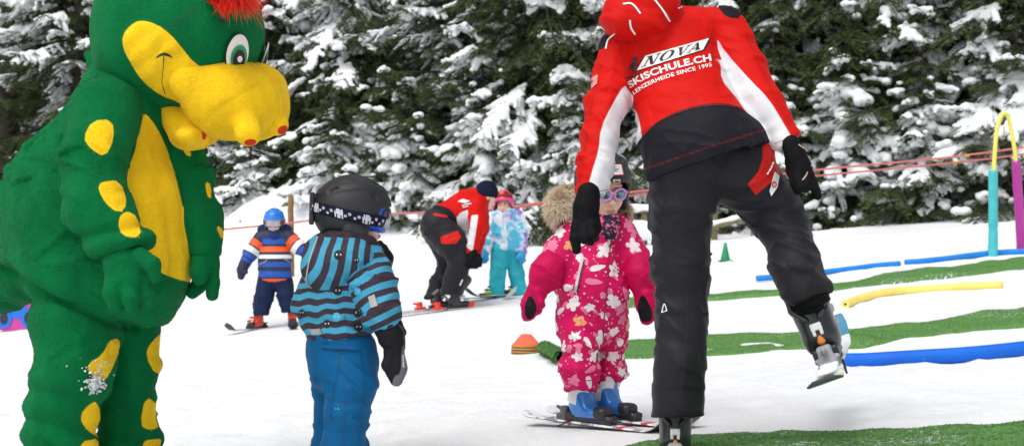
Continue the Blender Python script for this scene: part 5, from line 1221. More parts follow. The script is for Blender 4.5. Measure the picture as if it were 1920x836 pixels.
    q = np.array([[604, 643], [672, 650], [672, 657], [660, 655], [604, 652]], float); v, fc = grid_poly(q, 4); decal_pix('pocket_flap', B2, v, fc, M_BT, tr, .008)
    for x in (628, 633): v, fc = strip2([(x, 765), (x + 3, 767)], 1.5); decal_pix('thread_mark', B2, v, fc, M_TURQ, tr, .004)
    M_BSEAM = plain('dark_blue_seam', srgb('#053f63'), .6)
    for pts in ([(638, 650), (634, 690), (626, 730), (618, 790)], [(612, 745), (640, 752), (676, 748), (692, 742)], [(676, 655), (684, 720), (676, 790), (674, 836)], [(648, 752), (646, 790), (642, 836)], [(604, 655), (640, 660), (672, 658)], [(604, 646), (604, 655)], [(672, 650), (672, 658)]):
        v, fc = strip2(pts, 1.1); decal_pix('seam', B2, v, fc, M_BSEAM, tr, .002)
    M_WB = fabric('dark_waist', srgb('#0d5687'), ())
    # boots below the frame
    M_BR = plain('red_boot', srgb('#b33030'), .3, coat=.3)
    for x, dd in ((643, -.0), (612, .19)):
        c = p(x, 880, dd); c[2] = gz(c[0], c[1]); boot(A, c, axes(75), .5, M_BR, M_GREYP, M_STEEL, M_BLACKP, .03, h=.009)
    # glove, arm end
    M_MG = fabric('black_mitten', srgb('#1d1d21'), [('grey', srgb('#6a6870'), .001)], .6, .35, 80, .004)
    fn = U(.014, chain([(p(726, 606, -.12), r(24)), (p(733, 626, -.12), r(25)), (p(738, 648, -.12), r(19))], .02), chain([(p(739, 655, -.12), r(18)), (p(742, 690, -.12), r(18.5)), (p(743, 712, -.12), r(12))], .02, (1, 1.3, 1)), chain([(p(731, 664, -.13), r(10)), (p(724, 684, -.14), r(8)), (p(726, 690, -.14), r(7))], .01))
    lo, hi = bbf(f, 690, 580, 775, 735, -.25, .02)
    gl = sdfobj('mitten', fn, lo, hi, .006, M_MG, A, lambda P, n: .003 * fbm(P * 22, 3, 4) + .002 * np.sin(P[:, 2] * 160) * (P[:, 2] > p(0, 655)[2]), {'grey': poly_zone([(752, 655), (760, 640), (770, 700), (750, 735), (735, 726), (738, 705), (752, 700)], k, 1)})
    Bg = bvh_of(gl); [decal_pix('mitten_mark', Bg, *strip2([(756.4 - .05 * q, 688 - q), (756.2 - .05 * q, 685.4 - q)], 2.6), M_PRW, gl, .003) for q in (0, 4, 8, 12, 16, 20)]
    v, f_ = tube(spline([p(748, 608, -.17), p(757, 622, -.18), p(759, 645, -.17), p(758, 656, -.17)], 12), r(1.3), 6); mesh('wrist_cord', v, f_, M_BLACKP, gl)
    glove(A, 'mitten', [(p(718, 500, .24), r(16)), (p(722, 484, .24), r(16)), (p(716, 468, .22), r(13))], [[(p(712, 482, .2), r(9)), (p(708, 468, .19), r(8))], [(p(718, 470, .22), r(9)), (p(712, 458, .2), r(8))]], M_MG)
    for o in bpy.data.objects:
        if o.type == 'MESH' and o.name.startswith('mitten') and o.parent == A and 'grey' not in o.data.attributes:
            at = o.data.attributes.new('grey', 'FLOAT', 'POINT'); at.data.foreach_set('value', np.full(len(o.data.vertices), -1., np.float32))
    # head
    Mh = axes(14, -2); hc = p(667, 411, .0); s = 1.07
    head(A, hc, Mh, .96); hl = helmet(A, hc, Mh, s, M_MATTE, -.062)
    v, fc = surface(LOC(U(.01, box((0, -.148, .03), (.02, .008, .055), .007)), Mh, hc, s), hc - .2, hc + .2, .006, 1); mesh('rear_dial', v, fc, M_BLACKP, hl)
    v, fc = surface(LOC(ell((.0, .1125, .075), (.010, .005, .010)), Mh, hc, s), hc - .2, hc + .2, .004, 1); mesh('badge', v, fc, M_PRW, hl)
    M_STRAP = fabric('navy_strap', srgb('#191b30'), (), .8)
    M_GBL = plain('blue_goggle_frame', srgb('#1b55c8'), .35); M_GLN = plain('dark_goggle_lens', srgb('#27364d'), .1, metal=.5)
    SZ = lambda y: np.interp(y, [-.146, -.05, .06, .1], [.034, .010, -.006, -.010])
    gg = goggles(A, hc, Mh, s, M_GBL, M_GLN, M_STRAP, .004, strap_z=SZ)
    # woven snowflakes and blocks on the strap
    def sp(ang, w):
        y = -.012 + .139 * math.cos(ang); x = .113 * math.sin(ang); z = float(SZ(np.array([y]))[0]) + .019 * w
        dz = (z - .028) / .122; q = math.sqrt(max(.1, 1 - dz * dz)); n = unit(V(math.sin(ang) / .108, math.cos(ang) / .134, dz / .122))
        return hc + Mh @ ((V(.108 * q * math.sin(ang), -.012 + .134 * q * math.cos(ang), z) + n * .0096) * s)
    mbp = MB()
    def bar(a0, w0, a1, w1, th):
        d = V((a1 - a0) * .12, (w1 - w0) * .019); L_ = np.linalg.norm(d); d = d / L_; nn = V(-d[1], d[0]) * th / 2; n_ = max(2, int(L_ / .006)); v = []
        for i in range(n_ + 1):
            u = i / n_
            for sg in (-1, 1): v.append(sp(a0 + (a1 - a0) * u + sg * nn[0] / .12, w0 + (w1 - w0) * u + sg * nn[1] / .019))
        mbp.add(v, [[2 * i, 2 * i + 1, 2 * i + 3, 2 * i + 2] for i in range(n_)])
    def flake(a, w, q):
        for t_ in (0, 1.047, 2.094): bar(a - q * math.cos(t_) / .12, w - q * math.sin(t_) / .019, a + q * math.cos(t_) / .12, w + q * math.sin(t_) / .019, .0022)
    rg = np.random.default_rng(4)
    for i, a in enumerate(np.arange(.42, 3.0, .225)):
        if i % 3 == 1:
            for da, w0, w1, th in ((-.085, -.7, .5, .004), (-.05, -.2, .75, .0045), (-.015, -.75, .6, .005), (.02, -.75, .75, .005), (.055, -.1, .7, .0045), (.085, -.7, .3, .004)): bar(a + da, w0, a + da + rg.uniform(-.02, .02), w1, th)
            bar(a - .09, .1, a + .09, -.05, .005)
        else: flake(a - .03, rg.uniform(.05, .35), .0055); flake(a + .07, rg.uniform(-.45, -.1), .0045)
    mbp.build('strap_pattern', plain('strap_white', srgb('#c4c8d2'), .8), next(o for o in bpy.data.objects if o.name.startswith('goggle_strap') and o.parent == gg), smooth_=False)
# ================================================================ person in a green plush dinosaur costume
if want('dino'):
    f = Fig(5.0); p, r = f.p, f.r; k = 5.0 / F
    GRN, YEL = srgb('#046b3a'), srgb('#ffd021')
    A = person(f, 170, 937, 'person in a green plush dinosaur costume with yellow belly and snout, bending forward')
    C = lambda x1, y1, r1, x2, y2, r2, d1=0, d2=0, sc=None: cone(p(x1, y1, d1), p(x2, y2, d2), r(r1), r(r2), sc)
    E = lambda x, y, rx, ry, d, dy=0: ell(p(x, y, dy), (r(rx), d, r(ry)))
    def plush(name, base, zone=None):
        t = NT(name); c = base
        if zone: c = t.mixc(t.step(t.attr(zone[0]), -.0015, .0015), c, zone[1])
        if name == 'green_plush': c = t.mixc(t.step(t.attr('red'), -.001, .001), c, srgb('#d83a2a'))
        b = t.n('ShaderNodeHueSaturation'); t.l(t.step(t.attr('tint'), 0, 1, .68, 1.26), b.inputs['Value'])
        if isinstance(c, bpy.types.NodeSocket): t.l(c, b.inputs['Color'])
        else: b.inputs['Color'].default_value = c
        t.bump(t.math('ADD', t.math('MULTIPLY', t.noise(150, 3, .6), .6), t.math('MULTIPLY', t.noise(42, 4, .6), 1.0)), .75, .012); t.color(b.outputs[0]); t.set(Roughness=.8, Sheen_Weight=.28, Sheen_Roughness=.4); t.b.inputs['Specular IOR Level'].default_value = .08
        t.b.inputs['Sheen Tint'].default_value = tuple(.1 + .9 * q for q in (base if not isinstance(base, bpy.types.NodeSocket) else (1, 1, 1, 1))[:3]) + (1,)
        return t.m
    M_PL = plush('green_plush', GRN, ('yellow', YEL)); 
    def plushobj(name, fn, lo, hi, h, parent, disp=None, attrs=None, blades=20000, ln=.013, comb=(0, 0, -1), mat=None, lean=.82, wd=.0034):
        v, fc = surface(fn, lo, hi, h, 2)
        if disp is not None: v = v + normals(v, fc) * disp(v, normals(v, fc))[:, None]
        at = {'yellow': np.full(len(v), -1.), 'red': np.full(len(v), -1.)}; at.update({q: g(v) for q, g in (attrs or {}).items()})
        at['tint'] = np.clip(.5 + .35 * fbm(v * V(16, 16, 6), 3, 7) , 0, 1)  # lighter and darker streaks imitate light caught by the pile
        P2, n2, a2 = scatter(v, fc, blades, at); a2['tint'] = np.clip(a2['tint'] + .3 * noise(P2 * 60, 3) + RNG.normal(0, .12, len(P2)), 0, 1)
        cb = np.broadcast_to(np.asarray(comb, float), P2.shape) + .9 * np.stack([noise(P2 * 16, q) for q in (41, 42, 43)], 1)
        fv, ff, fa = fur(P2, n2, a2, ln, wd, comb=cb, lean=lean, jit=.17)
        V2 = np.concatenate([v, fv]); tri = np.concatenate([fc[:, [0, 1, 2]], fc[:, [0, 2, 3]], ff + len(v)])
        o = mesh(name, V2, tri, mat or M_PL, parent, {q: np.concatenate([at[q], fa[q]]) for q in at})
        o['bare'] = len(fc) * 2; return o, BVHTree.FromPolygons([tuple(q) for q in v.tolist()], [tuple(q) for q in fc.tolist()]), v, fc
    NA = [(p(198, 210, -.19), r(65)), (p(172, 300, -.30), r(57)), (p(178, 385, -.35), r(54)), (p(234, 466, -.38), r(51))]
    FA = [(p(318, 232, .06), r(52)), (p(350, 330, .05), r(44)), (p(374, 415, .0), r(38)), (p(384, 495, -.02), r(31))]
    na = INT(chain(NA, .05), HALF(p(228, 474, -.38), V(.24, -.25, -.97)), .02); fa_ = INT(chain(FA, .04), HALF(p(382, 481, -.02), V(.05, -.1, -1)), .02)
    NL = [(p(142, 605, -.12), r(84)), (p(146, 682, -.14), r(68)), (p(132, 722, -.13), r(66)), (p(116, 770, -.12), r(62)), (p(113, 830, -.11), r(63)), (p(113, 880, -.1), r(60))]
    FL = [(p(240, 610, .1), r(62)), (p(240, 690, .11), r(56)), (p(236, 770, .12), r(55)), (p(237, 830, .12), r(58)), (p(238, 880, .12), r(56))]
    nl, fl = chain(NL, .03), chain(FL, .03)
    torso = U(.09, E(240, 205, 80, 105, .23), E(181, 408, 176, 182, .31), C(214, 198, 58, 126, 352, 92), E(192, 505, 138, 100, .29), E(268, 505, 82, 98, .25, -.03), C(250, 150, 60, 240, 220, 80))
    tail = chain([(p(70, 490, .12), r(80)), (p(0, 525, .2), r(58)), (p(-80, 560, .25), r(42)), (p(-170, 590, .3), r(26))], .05)
    feet = U(.03, ell(p(140, 915, -.16), (r(95), .13, r(34))), ell(p(262, 912, .08), (r(92), .13, r(34))))
    body = U(.004, U(.035, torso, tail), U(.02, U(.03, nl, feet), fl), na, fa_)
    body = SUB(body, HALF(p(0, 938), (0, 0, 1)), .01)
    lo, hi = bbf(f, -190, 100, 430, 945, -.5, .5)
    wr = cloth([[p(230, 160), p(200, 350), p(190, 590)], [q for q, _ in NA], [q for q, _ in FA], [q for q, _ in NL], [q for q, _ in FL]], .012, 7.0, 2.6, 71, .16, .6, .009)
    def bunch(P, n):
        y = pix(P)[:, 1]; leg = np.minimum(nl(P), fl(P)) < .03
        d = sum(a * np.exp(-((y - c - (.22 * (pix(P)[:, 0] - 120)) - 9 * noise(P * 6, 8)) / w) ** 2) for c, w, a in ((716, 15, .011), (742, 9, -.010), (772, 15, .010), (797, 8, -.013), (822, 13, .012), (848, 8, -.012)))
        arm = na(P) < .03; cf = .014 * np.exp(-((y - (455 - .22 * (pix(P)[:, 0] - 230))) / 16) ** 2) - .014 * np.exp(-((y - (428 - .22 * (pix(P)[:, 0] - 230))) / 9) ** 2)
        drape = .018 * np.sin((P[:, 0] * 1.0 + .25 * P[:, 2]) * 26 + 2.5 * noise(P * 3, 6)) * np.exp(-((y - 480) / 120) ** 2) * ~arm
        xy = pix(P); cr = [(-40, 470), (30, 515), (110, 560), (205, 602), (270, 616), (330, 612), (270, 618), (205, 604.5), (110, 563), (30, 518)]
        dc = sdpoly(xy, np.array(cr, float)); up = (xy[:, 1] < np.interp(xy[:, 0], [-40, 30, 110, 205, 270, 330], [470, 515, 560, 602, 616, 612]))
        fold = np.where(up, .016 * np.exp(-((np.abs(dc) - 16) / 14) ** 2), 0) - .022 * np.exp(-(dc / 7) ** 2)
        cr2 = [(118, 258), (122, 330), (131, 395), (172, 450), (134, 395), (125, 330)]; d2 = sdpoly(xy, np.array(cr2, float))
        fold = fold + np.where(na(P) > .02, -.02 * np.exp(-(d2 / 8) ** 2), 0)
        return wr(P, n) + fold * (P[:, 1] < f.Y) * ~arm + np.where(leg, .65 * d, 0) + np.where(arm, cf, 0) + .35 * drape
    onbody = lambda P: np.minimum(np.minimum(na(P), fa_(P)), np.minimum(nl(P), fl(P))) > .004
    belly = poly_zone([(248, 219), (265, 211), (281, 219), (308, 264), (329, 329), (346, 401), (366, 430), (420, 470), (420, 540), (350, 529), (293, 509), (269, 467), (239, 389), (227, 341), (252, 290), (258, 257)], k, 1, lambda P: np.minimum(np.minimum(na(P), fa_(P)) - torso(P), np.maximum(f.Y + .06 - P[:, 1], (pix(P)[:, 0] - 325) * k)))
    isna = lambda P: na(P) < torso(P); front = lambda P: P[:, 1] < f.Y + .02; front2 = lambda P: P[:, 1] < f.Y + .13
    pats = [poly_zone(q, k, 1, isna) for q in ([(156, 258), (173, 226), (211, 224), (214, 261), (197, 296), (168, 278)], [(183, 353), (190, 340), (226, 338), (240, 384), (222, 400), (198, 382)], [(220, 413), (236, 394), (259, 406), (265, 446), (228, 443)])]
    pats += [poly_zone(q, k, 1, lambda P: (nl(P) < fl(P)) & front(P)) for q in ([(223, 633), (204, 638), (193, 664), (164, 682), (166, 698), (195, 717), (214, 684), (226, 650)], [(186, 746), (156, 766), (150, 788), (166, 808), (190, 822)], [(148, 828), (190, 820), (190, 870), (150, 868)])]
    pats += [poly_zone(q, k, 1, lambda P: (fl(P) < nl(P)) & front2(P)) for q in ([(316, 612), (283, 641), (272, 664), (292, 704), (316, 690)], [(273, 740), (300, 762), (300, 800), (280, 806), (262, 797)], [(262, 826), (310, 820), (310, 850), (280, 852)])]
    pats += [poly_zone(q, k, 1, lambda P: fa_(P) < torso(P)) for q in ([(338, 262), (350, 270), (362, 296), (346, 290)], [(384, 340), (396, 345), (396, 378), (388, 366)], [(403, 420), (420, 430), (418, 455)])]
    body_o, Bb, bv, bf = plushobj('costume_body', body, lo, hi, .0105, A, bunch, {'yellow': zmax(belly, *pats)}, 210000, .0095)
    # mitts
    cham = lambda pts: chain([(p(x, y, d), r(q)) for x, y, q, d in pts], .01)
    m1 = U(.006, cham([(226, 462, 33, -0.39), (234, 495, 36, -0.41), (244, 520, 33, -0.42)]), cham([(218, 510, 19, -0.43), (213, 548, 16, -0.46), (219, 574, 12, -0.45)]), cham([(243, 520, 18, -0.44), (245, 556, 15.5, -0.46), (247, 577, 12, -0.45)]), cham([(268, 515, 17, -0.42), (274, 552, 15, -0.42), (273, 570, 12, -0.41)]), cham([(262, 482, 18, -0.44), (286, 496, 15, -0.46), (291, 520, 12.5, -0.45)]))
    lo, hi = bbf(f, 165, 420, 320, 600, -.58, -.22); plushobj('mitt', m1, lo, hi, .009, A, lambda P, n: .006 * fbm(P * 9, 2, 5), None, 20000, .0075)
    m2 = U(.01, cham([(383, 470, 29, -.02), (384, 495, 27, -.02)]), cham([(372, 492, 15, -.06), (374, 512, 16, -.08), (374, 522, 13, -.08)]), cham([(397, 495, 15, -.02), (398, 530, 13.5, -.03), (398, 552, 11, -.03)]), cham([(384, 510, 15, .02), (372, 535, 14, .03), (361, 547, 12.5, .02)]))
    lo, hi = bbf(f, 335, 440, 425, 575, -.2, .12); plushobj('mitt', m2, lo, hi, .009, A, lambda P, n: .004 * fbm(P * 9, 2, 5), None, 10000, .0075)
    # head
    skull = U(.08, E(337, 78, 152, 136, .29), E(266, 108, 76, 90, .24), C(275, 150, 55, 320, 175, 45), E(416, 40, 70, 90, .22), E(264, 30, 78, 80, .24))
    cheek = poly_zone([(262, 38), (293, 45), (320, 65), (341, 90), (363, 118), (392, 134), (440, 140), (440, 230), (350, 205), (332, 190), (303, 181), (266, 153), (244, 117), (230, 90), (230, 66), (244, 48)], k, 1, front)
    hd_disp = lambda P, n: .010 * fbm(P * 4.5, 3, 12) + .014 * smooth(cheek(P), -.012, .02) + .004 * np.maximum(0, cheek(P) > 0) * np.sin((P @ V(.55, 0, -.85)) * 95 + 2 * noise(P * 8, 4))
    lo, hi = bbf(f, 150, -90, 520, 250, -.42, .42)
    head_o, Bh, hv, hf = plushobj('costume_head', skull, lo, hi, .010, A, hd_disp, {'yellow': cheek}, 80000, .006, comb=(-.4, 0, -.8))
    FW = unit(V(.88, -.47, 0)); SD = V(.47, .88, 0)          # snout direction and the costume's far side
    def loc(x, y, a, b=0.0): return p(x, y) + SD * b + V(0, 1, 0) * a
    snout = U(.06, C(352, 152, 34, 430, 186, 60, -.215, -.10), C(378, 184, 57, 470, 192, 64, 0, -.02, (1, .9, 1)), ell(p(470, 190, .06), (r(62), .18, r(66))), ell(p(440, 195, -.10), (r(62), .13, r(62))), ell(p(412, 192, -.13), (r(64), .13, r(60))), ell(p(420, 160, .02), (r(60), .2, r(36))), ell(p(498, 165, .06), (r(36), .15, r(36))), ell(p(484, 208, -.02), (r(50), .14, r(44))))
    nos = U(.014, snout, C(455, 215, 28, 466, 248, 26, -.17, -.2), C(505, 205, 26, 521, 234, 21, -.02, -.05))
    seam = lambda P: -.006 * np.exp(-((np.abs((P - p(450, 190, -.02)) @ SD)) / .008) ** 2) - .005 * np.exp(-((sdpoly(pix(P), np.array([(382, 232), (400, 210), (430, 192), (460, 170), (500, 155), (532, 150), (500, 155.5), (460, 171), (430, 193), (400, 211)])) * k) / .006) ** 2)
    redz = zmax(*[(lambda c, rr: lambda P: rr - np.linalg.norm((P - c) * V(1, 1, 1.3), axis=1))(c, rr) for c, rr in ((p(471, 273, -.235), .029), (p(534, 246, -.075), .026))])
    lo, hi = bbf(f, 320, 80, 560, 300, -.4, .32)
    M_YP = plush('yellow_plush', YEL)
    t_ = M_PL
    sn_o, Bs, _, _ = plushobj('snout', nos, lo, hi, .0095, head_o, lambda P, n: .006 * fbm(P * 7, 3, 9) + seam(P), {'yellow': lambda P: np.full(len(P), 1.), 'red': redz}, 50000, .006, comb=(-.5, 0, -.6))
    jaw = U(.04, C(318, 200, 30, 345, 245, 31, -.05, -.09), ell(p(362, 258, -.1), (r(32), .13, r(23))), ell(p(372, 248, .0), (r(22), .13, r(18))), C(330, 195, 20, 390, 225, 40, 0, .0))
    lo, hi = bbf(f, 280, 160, 430, 300, -.35, .2)
    plushobj('lower_jaw', jaw, lo, hi, .0095, head_o, lambda P, n: .005 * fbm(P * 9, 3, 19), {'yellow': lambda P: np.full(len(P), 1.), 'red': lambda P: .02 - np.linalg.norm(P - p(386, 253, -.16), axis=1)}, 16000, .006)
    # eyes (near one and its mirror on the far side), stitched lines
    M_EB, M_EW2, M_EG, M_EK = plain('eye_rim_black', srgb('#15201b'), .6), plain('eye_felt_white', srgb('#eceae4'), .7, .3, 90), plain('eye_felt_green', srgb('#2d9a63'), .7, .3, 90), plain('eye_felt_black', srgb('#16181a'), .55)
    def elp(x, y, a, b, tilt=0.12, n=36): 
        q = np.linspace(0, 6.2832, n)[:-1]; X, Y = a * np.cos(q), b * np.sin(q); return np.stack([x + X - Y * tilt * 1.0, y + Y], 1)
    o0 = V(0, 0, ZC); hc = p(330, 78) + SD * .085; 
    def hit(x, y):
        d = unit(V((x - 960) / F, 1, (HZ - y) / F)); h = Bh.ray_cast(Vector(o0), Vector(d)); return None if h[0] is None else np.array(h[0])
    e0 = hit(440, 100)
    for side in (0, 1):
        eye = None
        for nm, poly, m, off in (('eye', elp(440, 100, 21.8, 37.8), M_EB, .012), ('eye_white', elp(440, 100, 19.8, 35.4), M_EW2, .015), ('iris', elp(441.5, 106, 14.5, 23), M_EG, .018), ('pupil', elp(441, 109, 10.5, 17.5), M_EK, .021), ('glint', elp(441.5, 107.5, 4.6, 5.4), M_EW2, .024)):
            v, fc = grid_poly(poly, 4); out = []
            for x, y in v:
                h = hit(x, y); h = e0 if h is None else h
                if side: h = h - 2 * ((h - hc) @ SD) * SD
                q = Bh.find_nearest(Vector(h)); out.append(np.array(q[0]) + np.array(q[1]) * off)
            o = mesh(nm, np.array(out), fc if not side else [t[::-1] for t in fc], m, head_o if eye is None else eye); eye = eye or o
    class BB: pass
    def line(nm, pts, w, m=M_EB, off=.012): v, fc = strip2(pts, w); decal_pix(nm, Bh, v, fc, m, head_o, off)
    v, fc = grid_poly([(292, 112), (297, 104), (308, 98.5), (318, 101), (325, 109), (317, 106), (308, 104), (300, 107)], 3, 1); decal_pix('smile_mark', Bh, v, fc, M_EB, head_o, .012)
    line('stitch_line', [(308, 104), (306, 130), (305, 155), (309, 174)], 1.5); line('stitch_line', [(314, 56), (335, 43), (356, 26), (374, 12)], 1.6); line('brow', [(412, 45), (420, 37), (432, 29)], 3)
    # red hair tuft
    M_RED = NT('red_hair'); M_RED.color(M_RED.mixc(M_RED.attr('tint'), srgb('#d0160c'), srgb('#ff3c24'))); M_RED.set(Roughness=.45); M_RED = M_RED.m
    q0 = hit(440, 5); rt = []
    top = hv[(np.abs(pix(hv)[:, 0] - 421) < 36) & (pix(hv)[:, 1] < 4) & (pix(hv)[:, 1] > -62)]
    c_ = top[RNG.integers(0, len(top), 4200)] + RNG.normal(0, .006, (4200, 3)); nn = unit(np.array([.25, -.2, .95])) + 0 * c_
    sx = pix(c_)[:, 0]; ln = np.interp(sx, [380, 400, 440, 455, 485], [.10, .14, .2, .2, .12])
    comb = np.stack([.0 + .2 * noise(c_ * 20, 3), -.25 + 0 * sx, -1 + 0 * sx], 1)
    v_, f_, a_ = fur(c_, nn, {'tint': RNG.uniform(0, 1, 4200)}, ln, .004, comb=comb, lean=.93, jit=.07, curl=.1, two=True)
    mesh('hair_tuft', v_, f_, M_RED, head_o, a_)
    # collar frill behind the head
    fr = U(.02, C(172, 105, 14, 200, 130, 16, .02, -.06), C(176, 118, 14, 235, 165, 15, -.02, -.12)); lo, hi = bbf(f, 140, 70, 270, 210, -.3, .2)
    plushobj('collar_frill', fr, lo, hi, .009, body_o, lambda P, n: .012 * fbm(P * 16, 2, 3), None, 7000, .008)
    # snow stuck on the knee
    sv, sf, ct = [], [], 0; rg = np.random.default_rng(9); mb = MB()
    for i in range(165):
        x, y = (rg.normal(176, 8), rg.normal(718, 8)) if i < 120 else ((rg.normal(185, 9), rg.normal(692, 12)) if i < 155 else (rg.normal(158, 12), rg.normal(690, 14)))
        d = unit(V((x - 960) / F, 1, (HZ - y) / F)); h = Bb.ray_cast(Vector(o0), Vector(d))
        if h[0] is None: continue
        s = rg.uniform(.0018, .0062) * (1 if i < 120 else .6); a, b = rbox((0, 0, 0), (s, s * rg.uniform(.5, 1), s * rg.uniform(.4, .9)), axes(rg.uniform(0, 360), rg.uniform(-60, 60), rg.uniform(0, 90)), .45); mb.add(a + np.array(h[0]) + np.array(h[1]) * .009, b)
    mb.build('snow_crumbs', M_SNOWBIT, body_o, True)
# ================================================================ the three skiers further back
if want('back'):
    # ---- bent-over instructor
    f = Fig(13.5); p, r = f.p, f.r; k = 13.5 / F
    A = person(f, 835, 582, 'instructor in red jacket and navy beanie bending down beside a girl in a pink helmet')
    C = lambda x1, y1, r1, x2, y2, r2, d1=0, d2=0, sc=None: cone(p(x1, y1, d1), p(x2, y2, d2), r(r1), r(r2), sc)
    AR = [(p(893, 388, -.16), r(17)), (p(896, 425, -.22), r(15)), (p(882, 474, -.2), r(11))]; AR2 = [(p(900, 392, .16), r(16)), (p(903, 430, .2), r(14)), (p(893, 470, .16), r(11))]
    tor = U(.05, C(830, 408, 27, 872, 394, 33, 0, 0, (1, .85, 1)), C(872, 392, 32, 894, 386, 25, 0, 0, (1, .75, 1)), C(888, 372, 15, 908, 372, 13))
    tor = INT(tor, HALF(p(818, 408), V(-.88, 0, -.5) ), .02)
    fn = U(.02, tor, chain(AR, .03), chain(AR2, .03)); lo, hi = bbf(f, 780, 330, 930, 490, -.45, .45)
    arm = lambda P: chain(AR, .03)(P) - tor(P)
    wz = zmax(poly_zone([(856, 402), (884, 390), (900, 386), (897, 400), (886, 420), (878, 430), (858, 425)], k, 1, lambda P: arm(P) > 0), poly_zone([(884, 404), (897, 402), (893, 430), (886, 472), (874, 462), (880, 430)], k, 0, lambda P: arm(P) <= 0))
    dk = poly_zone([(790, 380), (822, 384), (846, 392), (858, 412), (856, 440), (800, 460)], k, 1, lambda P: arm(P) > 0)
    J = sdfobj('jacket', fn, lo, hi, .013, M_JACK, A, cloth([[p(830, 408), p(890, 385)], [q for q, _ in AR]], .012, 11, 4, 3, .15, .8, .008), {'white': wz, 'dark': dk, 'pipe': lambda P: np.full(len(P), -1.)})
    Bj = bvh_of(J)
    v, fc = grid_poly([(858, 378), (868, 373), (882, 377), (872, 381)], 2); decal_pix('back_print', Bj, v, fc, M_PRW, J, .006)
    for a in ([(866, 386), (874, 383), (884, 382)], [(868, 389), (878, 386)]): v, fc = strip2(a, 1.8); decal_pix('back_print', Bj, v, fc, M_PRW, J, .006)
    hood = U(.03, C(868, 366, 11, 893, 366, 14), C(893, 366, 14, 903, 376, 12)); lo, hi = bbf(f, 840, 340, 930, 400, -.2, .25); sdfobj('hood', hood, lo, hi, .012, M_JACK, J, None, {q: (lambda P: np.full(len(P), -1.)) for q in ('white', 'dark', 'pipe')})
    L1 = [(p(820, 424, -.08), r(33)), (p(846, 456, -.14), r(29)), (p(864, 486, -.16), r(22)), (p(852, 525, -.14), r(21)), (p(843, 560, -.12), r(20))]
    L2 = [(p(818, 428, .08), r(30)), (p(838, 466, .14), r(24)), (p(842, 496, .16), r(20)), (p(826, 530, .14), r(19)), (p(812, 565, .1), r(17))]
    fn = U(.03, INT(chain(L1, .04), HALF(p(843, 552, -.12), (0, 0, -1)), .01), INT(chain(L2, .04), HALF(p(812, 559, .1), (0, 0, -1)), .01)); lo, hi = bbf(f, 770, 370, 905, 580, -.45, .45)
    red = zmax(poly_zone([(826, 444), (858, 432), (865, 444), (855, 457), (827, 457)], k, 0, lambda P: P[:, 1] < f.Y), poly_zone([(813, 399), (840, 404), (839, 408), (813, 404)], k, 0, lambda P: P[:, 1] < f.Y))
    T_ = sdfobj('trousers', fn, lo, hi, .013, M_TROU, A, cloth([[q for q, _ in L1], [q for q, _ in L2]], .014, 9, 3.5, 13, .2, .8, .008), {'patch': lambda P: np.full(len(P), -1.), 'red': red})
    v, fc = strip2([(862, 535), (867, 524)], 2.5); decal_pix('trouser_mark', bvh_of(T_), v, fc, M_PRW, T_, .006)
    glove(A, 'glove', [(p(884, 468, -.2), r(11)), (p(886, 482, -.22), r(11))], [[(p(882 + i * 4, 486, -.26 + .02 * i), r(5)), (p(880 + i * 4.5, 500, -.26 + .03 * i), r(4.2))] for i in range(4)] + [[(p(878, 478, -.25), r(5)), (p(874, 490, -.24), r(4))]], M_GLOVE, .01)
    glove(A, 'glove', [(p(893, 466, .16), r(11)), (p(892, 482, .16), r(10))], [[(p(888 + i * 4, 486, .12 + .02 * i), r(5)), (p(888 + i * 4, 497, .12 + .03 * i), r(4.2))] for i in range(4)] + [[(p(886, 478, .12), r(5)), (p(884, 488, .12), r(4))]], M_GLOVE, .01)
    Mh = axes(20, -22); hc = p(911, 371, 0); hd = head(A, hc, Mh, .98)
    M_HAIR = fabric('brown_hair', srgb('#6a4a33'), (), .6, .8, 60, .01)
    sdfobj('hair', LOC(U(.02, ell((0, -.03, -.02), (.082, .085, .09)), cone((.06, .0, -.04), (.05, .02, -.14), .025, .012), cone((-.06, .0, -.04), (-.05, .02, -.14), .025, .012)), Mh, hc), hc - .25, hc + .25, .009, M_HAIR, hd)
    hat = INT(ell((0, -.014, .045), (.096, .116, .125)), lambda P: -(P[:, 2] - np.interp(P[:, 1], [-.1, .1], [-.025, .04])), .012)
    def rib(P, n): L = (P - hc) @ Mh; return .0022 * np.sin(np.arctan2(L[:, 0], L[:, 1]) * 46)
    sdfobj('knit_hat', LOC(hat, Mh, hc), hc - .22, hc + .22, .008, M_NAVYHAT, A, rib)
    Ms = axes(27, 4); M_RBIND = plain('red_binding', srgb('#e23a26'), .35); M_SKG = plain('scuffed_white_ski', srgb('#bfc3c6'), .45, .2, 20, .004, vary=.3)
    for i, (x, y, d) in enumerate(((852, 577, -.12), (818, 583, .06))):
        c = p(x, y, d); c[2] = gz(c[0], c[1]) + .016
        boot(A, c + Ms @ V(0, .04, 0), Ms, .8, M_BOOTB, M_BOOTG, M_STEEL, M_BLACKP, .22 if i else .17, h=.014, nb=2)
        ski('ski', c, Ms, 1.6, .115, M_SKG, M_EDGE if want('lead') else M_BLACKP, ['grey-white ski under the front boot of the bent instructor', 'grey-white ski under the rear boot of the bent instructor, nearer its tail'][i], 'skis of the bent instructor', .56, (), {'toe': M_RBIND, 'heel': M_RBIND}, 1.0)
    # ---- girl in the pink helmet
    f = Fig(14.2); p, r = f.p, f.r; k = 14.2 / F
    A = person(f, 950, 573, 'girl in pink helmet, tie-dye jacket and turquoise trousers facing the bent instructor')
    LA = [(p(926, 406, 0), r(13)), (p(917, 438, -.03), r(12)), (p(911, 470, -.08), r(9.5))]; RA = [(p(970, 406, 0), r(13)), (p(979, 436, -.02), r(12.5)), (p(979, 470, -.06), r(9.5))]
